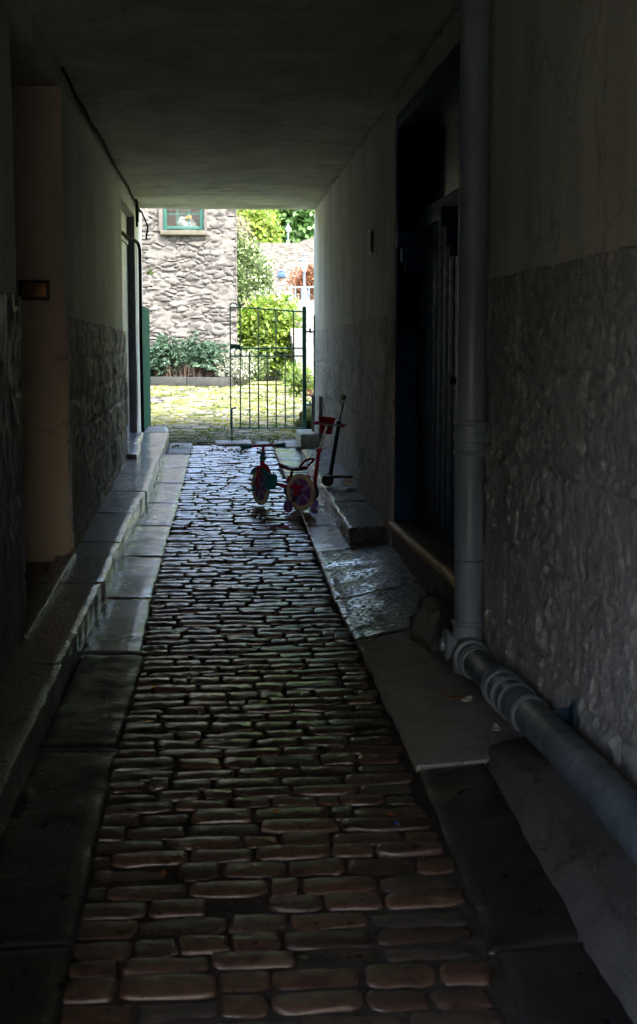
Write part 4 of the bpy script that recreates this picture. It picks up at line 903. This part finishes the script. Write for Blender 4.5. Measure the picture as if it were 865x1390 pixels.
tr, gs, mx = nt.nodes.new('ShaderNodeBsdfTransparent'), nt.nodes.new('ShaderNodeBsdfGlossy'), nt.nodes.new('ShaderNodeMixShader'); gs.inputs['Roughness'].default_value = .03; mx.inputs[0].default_value = .012
nt.links.new(tr.outputs[0], mx.inputs[1]); nt.links.new(gs.outputs[0], mx.inputs[2]); nt.links.new(mx.outputs[0], out.inputs[0])
MB().box((w0+.075, FY+.058, wz0+.09), (w1-.075, FY+.062, wz1-.08)).build('pane', m, win, smooth=False)
a, b = on_y(217.5, 312.3, FY-.12), on_y(281, 319, FY-.12)
MB().box((a.x, FY-.14, b.z), (b.x, FY+.10, a.z), bev=.012).build('window_sill', M['sillstone'], fh)
MB().box((w0-.3, FY+1.2, 3), (w1+.3, FY+1.25, 6)).box((w0-.35, FY+.3, 3), (w0-.3, FY+1.25, 6)).box((w1+.3, FY+.3, 3), (w1+.35, FY+1.25, 6)).build('room_wall', M['black'], fh, smooth=False)  # walls coloured black so the room behind the glass stays dark
MB().ball(on_y(252, 302, FY+.42), .14, (1.2, .4, .85), 18, 12, .3, 2).box((w1-.44, FY+.36, wz0+.02), (w1-.14, FY+.44, wz0+.20), bev=.03, seg=3).build('cushion', M['clothw'], None, org=(w0+.4, FY+.2, wz0), label='white and pale blue cushion on the sill inside the teal window', cat='cushion')
MB().ball(on_y(256, 295, FY+.34), .05, (1.3, .6, .8), 12, 8, .4, 3).build('toy_flower', M['orange'], None, org=(w0+.45, FY+.16, wz0+.2), label='orange soft ornament on the cushion in the window', cat='ornament')
# planter
pl = thing('planter_bed', 'low stone edged planting bed along the foot of the stone house', 'planter', (-.5, 26.6, .6))
K = [(-4.5, 26.95), (-3., 26.85), (-1.34, 26.62), (-.6, 26.35), (.08, 26.12), (.30, 26.35), (.47, 27.2), (.62, 28.1), (.80, 28.8), (1.3, 29.0)]
mb = MB()
for (x0, y0), (x1, y1) in zip(K, K[1:]):
    d = Vector((x1-x0, y1-y0, 0)); n_ = max(1, round(d.length/.8)); 
    for i in range(n_):
        p0 = Vector((x0, y0, 0))+d*(i/n_); p1 = Vector((x0, y0, 0))+d*((i+1)/n_); e = (p1-p0).normalized(); l = Vector((-e.y, e.x, 0))
        Mx = Matrix((e, l, Vector((0, 0, 1)))).transposed().to_4x4(); Mx.translation = (p0.x, p0.y, gz(p0.y)-.05)
        mb.box((.004, 0, 0), ((p1-p0).length-.004, .09, .22+.01*random.random()), Mx, bev=.012)
mb.build('edging', M['slate'], pl)
MB().prism([(x, y+.05) for x, y in K]+[(1.3, 29.6), (.45, 29.6), (.45, 27.25), (-4.5, 27.25)], .3, .74).build('soil', M['soil'], pl, smooth=False)
# juniper: arching sprays
def spray_bush(name, label, cat, cx, cy, cz, hw, hd, H, nb, mat, L0=.09, per=60, group=None):
    root = thing(name, label, cat, (cx, cy, cz)); st = MB(); P = []; D = []
    for i in range(nb):
        a = rng.uniform(0, 2*PI); r = rng.uniform(.35, 1.)**.6; ex, ey = cx+math.cos(a)*hw*r, cy+math.sin(a)*hd*r
        h = H*(1-.45*r*r)*rng.uniform(.55, 1.05)*(1-.0*abs(math.cos(a)))
        s0 = Vector((cx+math.cos(a)*hw*.6*r+rng.normal()*.08, cy+math.sin(a)*hd*.4, cz)); e0 = Vector((ex, ey, cz+h*rng.uniform(.55, .95)))
        m0 = (s0+e0)/2+Vector((0, 0, h*.35)); pts = spline([s0, m0, e0], 6)
        if i % 3 == 0: st.tube(pts, .007, 4)
        for k in range(per):
            t = rng.uniform(.35, 1.); q = t*(len(pts)-1); j = min(int(q), len(pts)-2); p_ = pts[j].lerp(pts[j+1], q-j); tg = (pts[j+1]-pts[j]).normalized()
            sdv = tg.cross(Vector((0, 0, 1))).normalized()*(1 if rng.random() < .5 else -1)
            P.append(tuple(p_+Vector(rng.normal(size=3)*.012))); D.append(tuple(tg*.8+sdv*.7+Vector((0, 0, .1-.25*rng.random()))))
    st.build('branches', M['bark'], root)
    leaves(P, L0, mat, 'foliage', root, nrm=np.array(D), asp=.22, jit=.5, bias=1.); return root
spray_bush('juniper_bush', 'spreading blue green juniper against the stone house', 'bush', -.60, 26.85, .70, .92, .42, 1.18, 260, M['juniper'], .10, 62)
jr = spray_bush('juniper_bush', 'lower side of blue green juniper spilling left beside the opened gate', 'bush', -1.25, 26.9, .70, .52, .32, .85, 90, M['juniper'], .10, 60)
def shrub(name, label, cat, c, r, nc, per, cr, size, mat, asp=.5, group=None, stems=10, bias=.6):
    base = (c[0], c[1], c[2]-r[2]); root = thing(name, label, cat, base, group)
    st = MB()
    for i in range(stems):
        a = rng.uniform(0, 6.28); e = Vector((c[0]+math.cos(a)*r[0]*.6, c[1]+math.sin(a)*r[1]*.6, c[2]+r[2]*rng.uniform(0, .7)))
        st.tube([Vector(base), Vector(base).lerp(e, .5)+Vector((0, 0, .1*r[2])), e], [.012*max(1, r[2]), .008, .004], 5)
    st.build('stems', M['bark'], root); leaves(clumps(c, r, nc, per, cr), size, mat, 'foliage', root, asp=asp, bias=bias); return root
shrub('variegated_shrub', 'white edged variegated shrub right of the juniper', 'bush', (.36, 26.75, 1.0), (.44, .35, .34), 90, 34, .055, .055, M['varieg'])
shrub('green_shrub', 'tall bright yellow green shrub seen through the gate bars', 'bush', (1.14, 28.9, 1.66), (.74, .5, .86), 200, 34, .12, .12, M['bright'], .6)
shrub('green_shrub', 'darker low green shrub at the foot of the bright one', 'bush', (.72, 27.6, 1.02), (.40, .3, .36), 60, 36, .06, .06, M['ivy'], .6)
shrub('flowering_shrub', 'pale leaved shrub rising above the bright green one', 'bush', (1.15, 30.2, 2.1), (.75, .4, .6), 70, 30, .10, .07, M['varieg'], .5)
iv = shrub('ivy_tree', 'dark ivy covered stump of a tree behind the house corner', 'tree', (.66, 31.2, 2.75), (.62, .6, 1.35), 230, 44, .10, .085, M['ivy'], .6, stems=16)
leaves(clumps((.50, 31.2, 4.0), (.35, .35, .42), 50, 30, .07), .06, M['twig'], 'twigs', iv, asp=.2)
shrub('red_shrub', 'reddish brown shrub behind the blue railing', 'bush', (3.35, 47.2, 3.45), (.85, .6, .62), 80, 40, .13, .12, M['redleaf'])
shrub('courtyard_plant', 'leafy green plant beside the gate post in the courtyard', 'plant', (1.17, 19.1, .95), (.26, .2, .17), 22, 22, .05, .075, M['bright'])
shrub('courtyard_plant', 'straggly reddish plant behind the mossy trough', 'plant', (1.38, 18.6, .80), (.15, .15, .14), 14, 20, .05, .05, M['redleaf'])
shrub('courtyard_plant', 'small pale green plant at the foot of the white steps', 'plant', (1.42, 24.2, .9), (.28, .2, .25), 22, 22, .05, .06, M['bright'])
MB().ball((1.26, 17.35, .48), .21, (1.05, .8, .72), 26, 18, .45, 9).build('mossy_boulder', M['moss'], None, angle=80, org=(1.26, 17.35, .38), label='moss covered boulder just beyond the gate post', cat='stone')
MB().box((1.20, 17.7, .38), (1.75, 18.25, .70), bev=.03, seg=3).build('stone_trough', M['mossyslab'], None, org=(1.45, 18, .38), label='mossy stone trough behind the boulder', cat='planter')
# weeds on the courtyard ground: uncountable
P = []
for i in range(420):
    x, y = rng.uniform(-2., 1.6), rng.uniform(15.9, 26)
    if noise.noise(Vector((x*.9, y*.6, 4))) < -.05: continue
    P += [(x+rng.normal()*.05, y+rng.normal()*.05, gz(y)+rng.uniform(0, .02)) for _ in range(14)]
for (u, v) in [(345, 597), (356, 598), (367, 600), (376, 596), (340, 606), (262, 598), (240, 608), (330, 612), (325, 615), (300, 612), (284, 593), (312, 586)]:
    p = on_g(u, v); P += [(p.x+rng.normal()*.06, p.y+rng.normal()*.08, gz(p.y)+rng.uniform(0, .03)) for _ in range(46)]
leaves(P, .035, M['weed'], 'weeds', None, asp=.5, org=(0, 20, 0), bias=1., kind='stuff', label='yellow green weeds and moss tufts over the courtyard stones', cat='weeds')
mb = MB(); R = random.Random(4)
for (u, v, s_) in [(207, 546, .16)]: 
    p = on_g(u, v); mb.ball((p.x, p.y, gz(p.y)+.02), s_, (1.3, .8, .35), 16, 10, .3, 3)
mb.build('dark_stone', M['darkslab'], None, org=on_g(207, 546), label='flat dark stone lying in the moss beside the opened gate', cat='stone')
# fern on the wall end
p = on_x(199, 372, -.875); P = []; D = []
for i in range(9):
    a = rng.uniform(-1.2, 1.2); d = Vector((rng.uniform(.3, 1), math.sin(a), rng.uniform(-.1, .9))).normalized()
    for k in range(9): P.append(tuple(Vector((p.x, p.y, p.z))+d*(.012*k))); D.append(tuple(d+Vector(rng.normal(size=3)*.5)))
leaves(P, .035, M['bright'], 'wall_fern', None, nrm=np.array(D), org=(p.x, p.y, p.z), label='small bright fern growing from the white wall end', cat='fern')
MB().box((-40, -40, -.35), (-.95, 1.9, gz(-3.5)+.03)).box((-.95, -40, -.35), (40, BACK-.4, gz(-3.5)+.03)).build('street', M['bed'], None, smooth=False, kind='structure', label='unseen dark street added behind the viewer to cut light bounced onto the ceiling', cat='road')  # unseen paving added dark to reduce bounce onto the near ceiling
# stone steps up to the terrace
sp = MB(); ns = 11
for i in range(ns):
    y = 25.2+i*.52; z = .68+(i+1)*.155; sp.box((1.56, y, z-.17), (4.2, y+.56, z), bev=.012)
sp.box((1.56, 30.9, 1.0), (4.2, 33.2, 2.40)); sp.build('stone_steps', M['step'], None, angle=40, org=(2.5, 28, .7), label='flight of bright pale stone steps beyond the gate hinge', cat='steps')
# far wall, plaque, lamps, railing
fw = MB(); nx, nzz = 90, 24; vs = []
for j in range(nzz+1):
    for i in range(nx+1):
        x = -3+13*i/nx; tz = 5.17 if x < 3.1 else 5.17+.28*min(1, (x-3.1)/.8)
        z = 2.6+(tz-2.6)*j/nzz; vs.append((x, 52-.05*abs(fr(Vector((x*1.6, z*3, 3))))-(.12 if z < 3.9 else 0), z))
fw.add(vs, [(j*(nx+1)+i, j*(nx+1)+i+1, (j+1)*(nx+1)+i+1, (j+1)*(nx+1)+i) for j in range(nzz) for i in range(nx)])
fw.box((-3, 52.05, 2.6), (3.1, 52.6, 5.165)).box((3.9, 52.05, 2.6), (10, 52.6, 5.44)); fw.build('garden_wall', M['rubblefar'], None, smooth=False, org=(3, 52, 2.7), label='high pale stone wall in front of the woods', cat='wall')
a, b = on_y(377.5, 368, 51.8), on_y(387.8, 376, 51.8)
MB().box((a.x, 51.78, b.z), (b.x, 51.87, a.z), bev=.02).box((a.x+.06, 51.76, a.z-.02), (b.x-.06, 51.86, a.z+.03), bev=.01).build('blue_sign', M['blueplate'], None, org=(a.x, 51.8, b.z), label='small dark blue sign on the high stone wall', cat='sign')
LY = 45.
lp = thing('street_lamp', 'pale blue lamp post with white lantern in front of the reddish shrub', 'street lamp', on_y(413, 411, LY), 'old street lamps beyond the courtyard')
T = on_y(413.2, 412, LY); z = lambda v: on_y(413.2, v, LY).z
LT = Matrix.Translation((T.x, LY, 0))
MB().lathe([(.16, z(412)), (.16, z(408)), (.12, z(407)), (.11, z(398)), (.13, z(397)), (.09, z(394)), (.10, z(391)), (.05, z(389))], LT, 14).build('pedestal', M['lamppaint'], lp)
MB().lathe([(.045, z(390)), (.035, z(371)), (.06, z(370)), (.03, z(369))], LT, 12).build('post', M['lamppaint'], lp)
lan = MB().lathe([(.09, z(368)), (.17, z(354.5))], LT @ Matrix.Rotation(PI/4, 4, 'Z'), 4).build('lantern', M['lampglass'], lp, smooth=False)
MB().lathe([(.21, z(354.4)), (.21, z(353)), (.07, z(349.5)), (.03, z(348)), (.06, z(346.5)), (.02, z(344))], LT, 10).build('cap', M['lamppaint'], lan)
LY2 = 53.; T = on_y(391.3, 334, LY2); z2 = lambda v: on_y(391.3, v, LY2).z; LT = Matrix.Translation((T.x, LY2, 0))
lp2 = thing('street_lamp', 'slender grey lamp post with small lantern rising above the high wall', 'street lamp', (T.x, LY2, z2(336)), 'old street lamps beyond the courtyard')
MB().lathe([(.045, z2(345)), (.035, z2(315))], LT, 10).build('post', M['lamppaint'], lp2)
ln = MB().lathe([(.06, z2(315)), (.12, z2(310.5))], LT, 6).build('lantern', M['lampglass'], lp2, smooth=False)
MB().lathe([(.13, z2(310.4)), (.10, z2(309)), (.04, z2(306)), (.02, z2(303))], LT, 8).build('cap', M['lamppaint'], ln)
rl = thing('railing', 'blue painted metal railing on the terrace by the lamp post', 'railing', on_y(396, 408, 44))
a = on_y(394, 390, 44); b = on_y(440, 390, 44); zb = on_y(400, 411, 44).z
MB().tube([a, b], .03, 8).build('handrail', M['lamppaint'], rl)
MB().tube([(a.x, 44, zb+.06), (b.x, 44, zb+.06)], .022, 8).build('rail', M['lamppaint'], rl)
for u in (395.5, 401, 410, 419.5, 429, 438):
    q = on_y(u, 390, 44); MB().tube([(q.x, 44, q.z), (q.x, 44, zb)], .024, 8).build('baluster', M['lamppaint'], rl)
# trees
def tree(label, x, y, h, cz, r, nc, per, cr, size, mat):
    zb = terr(x, y)-.1; root = thing('woodland_tree', label, 'tree', (x, y, zb), 'trees on the hillside behind the wall')
    tk = MB().tube([(x, y, zb), (x+.1, y, zb+h*.3), (x-.1, y+.1, cz)], [.28, .22, .12], 10)
    for i in range(9):
        a = rng.uniform(0, 6.28); d = Vector((math.cos(a)*r[0]*.7, math.sin(a)*r[1]*.7, rng.uniform(.1, .7)*r[2])); s0 = Vector((x, y, zb+h*rng.uniform(.25, .5)))
        tk.tube([s0, s0+d*.5+Vector((0, 0, .5)), Vector((x, y, cz))+d], [.09, .06, .03], 6)
    tk.build('trunk', M['bark'], root)
    leaves(clumps((x, y, cz), r, nc, per, cr, surf_=.55), size, mat, 'crown', root, asp=.7)
tree('tall yellow green tree behind the ivy tree, left of the far lamp', 1.0, 60, 6, 8.3, (1.7, 2., 3.1), 260, 60, .32, .30, M['yellowtree'])
tree('low yellow green tree growing just over the high wall', 1.5, 57.5, 3, 6.0, (1.2, 1.2, 1.3), 130, 50, .26, .24, M['yellowtree'])
tree('dark green tree behind the far lamp post', 3.9, 61, 6, 7.9, (1.7, 2., 3.3), 260, 60, .30, .28, M['darktree'])
tree('dark green tree at the right edge of the wood seen in the passage mouth', 6.4, 63, 7, 8.9, (2.0, 2., 3.8), 240, 60, .32, .28, M['darktree'])
tree('green tree hidden mostly by the stone house', -1.5, 64, 7, 9.5, (2.3, 2., 4.0), 180, 50, .36, .34, M['yellowtree'])
for i, (x, y) in enumerate([(-5, 72), (-1, 74), (3, 73), (7, 74), (11, 72)]):
    tree(['dark backing tree highest on the slope, far left', 'dark backing tree high on the slope behind the house', 'dark backing tree high on the slope above the far lamp', 'dark backing tree high on the slope right of the lamp', 'dark backing tree highest on the slope, far right'][i], x, y, 7, terr(x, y)+6, (2.8, 2., 4.6), 130, 45, .45, .45, M['darktree'])

# ------------------------------------------------------------------ light
W = bpy.data.worlds.new('World'); S.world = W; W.use_nodes = True; nt = W.node_tree; bg = nt.nodes['Background']
sky = nt.nodes.new('ShaderNodeTexSky'); sky.sky_type = 'NISHITA'; sky.sun_disc = False
SE, SA = math.radians(50), math.radians(155)     # sun azimuth measured from +Y clockwise: behind the viewer, slightly right
sky.sun_elevation = SE; sky.sun_rotation = SA; sky.air_density = 1.; sky.dust_density = 6.; sky.ozone_density = 1.
nt.links.new(sky.outputs[0], bg.inputs[0]); bg.inputs[1].default_value = .15
L = bpy.data.lights.new('sun', 'SUN'); L.energy = 1.5; L.angle = math.radians(22); L.color = (1, .97, .93)
lo = bpy.data.objects.new('sun', L); COL.objects.link(lo)
d = Vector((math.sin(SA)*math.cos(SE), math.cos(SA)*math.cos(SE), math.sin(SE))); lo.rotation_euler = d.to_track_quat('Z', 'Y').to_euler()
# ------------------------------------------------------------------ camera
cd = bpy.data.cameras.new('camera'); cam = bpy.data.objects.new('camera', cd); COL.objects.link(cam)
cam.matrix_world = Matrix(((RT.x, UP.x, -FW.x, EYE.x), (RT.y, UP.y, -FW.y, EYE.y), (RT.z, UP.z, -FW.z, EYE.z), (0, 0, 0, 1)))
cd.sensor_fit = 'VERTICAL'; cd.lens = 50; cd.sensor_height = 1390/F_PX*50; cd.sensor_width = 24
cd.shift_y = -45/1390; cd.clip_start = .05; cd.clip_end = 1500
cd.dof.use_dof = True; cd.dof.focus_distance = 11; cd.dof.aperture_fstop = 6.3
S.camera = cam
S.view_settings.view_transform = 'Standard'; S.view_settings.look = 'None'; S.view_settings.gamma = 1; S.view_settings.exposure = 3.75
S.cycles.max_bounces = 10; S.cycles.diffuse_bounces = 6; S.cycles.glossy_bounces = 4; S.cycles.sample_clamp_indirect = 6
S.cycles.use_denoising = True
try: S.cycles.denoiser = 'OPENIMAGEDENOISE'
except Exception: pass
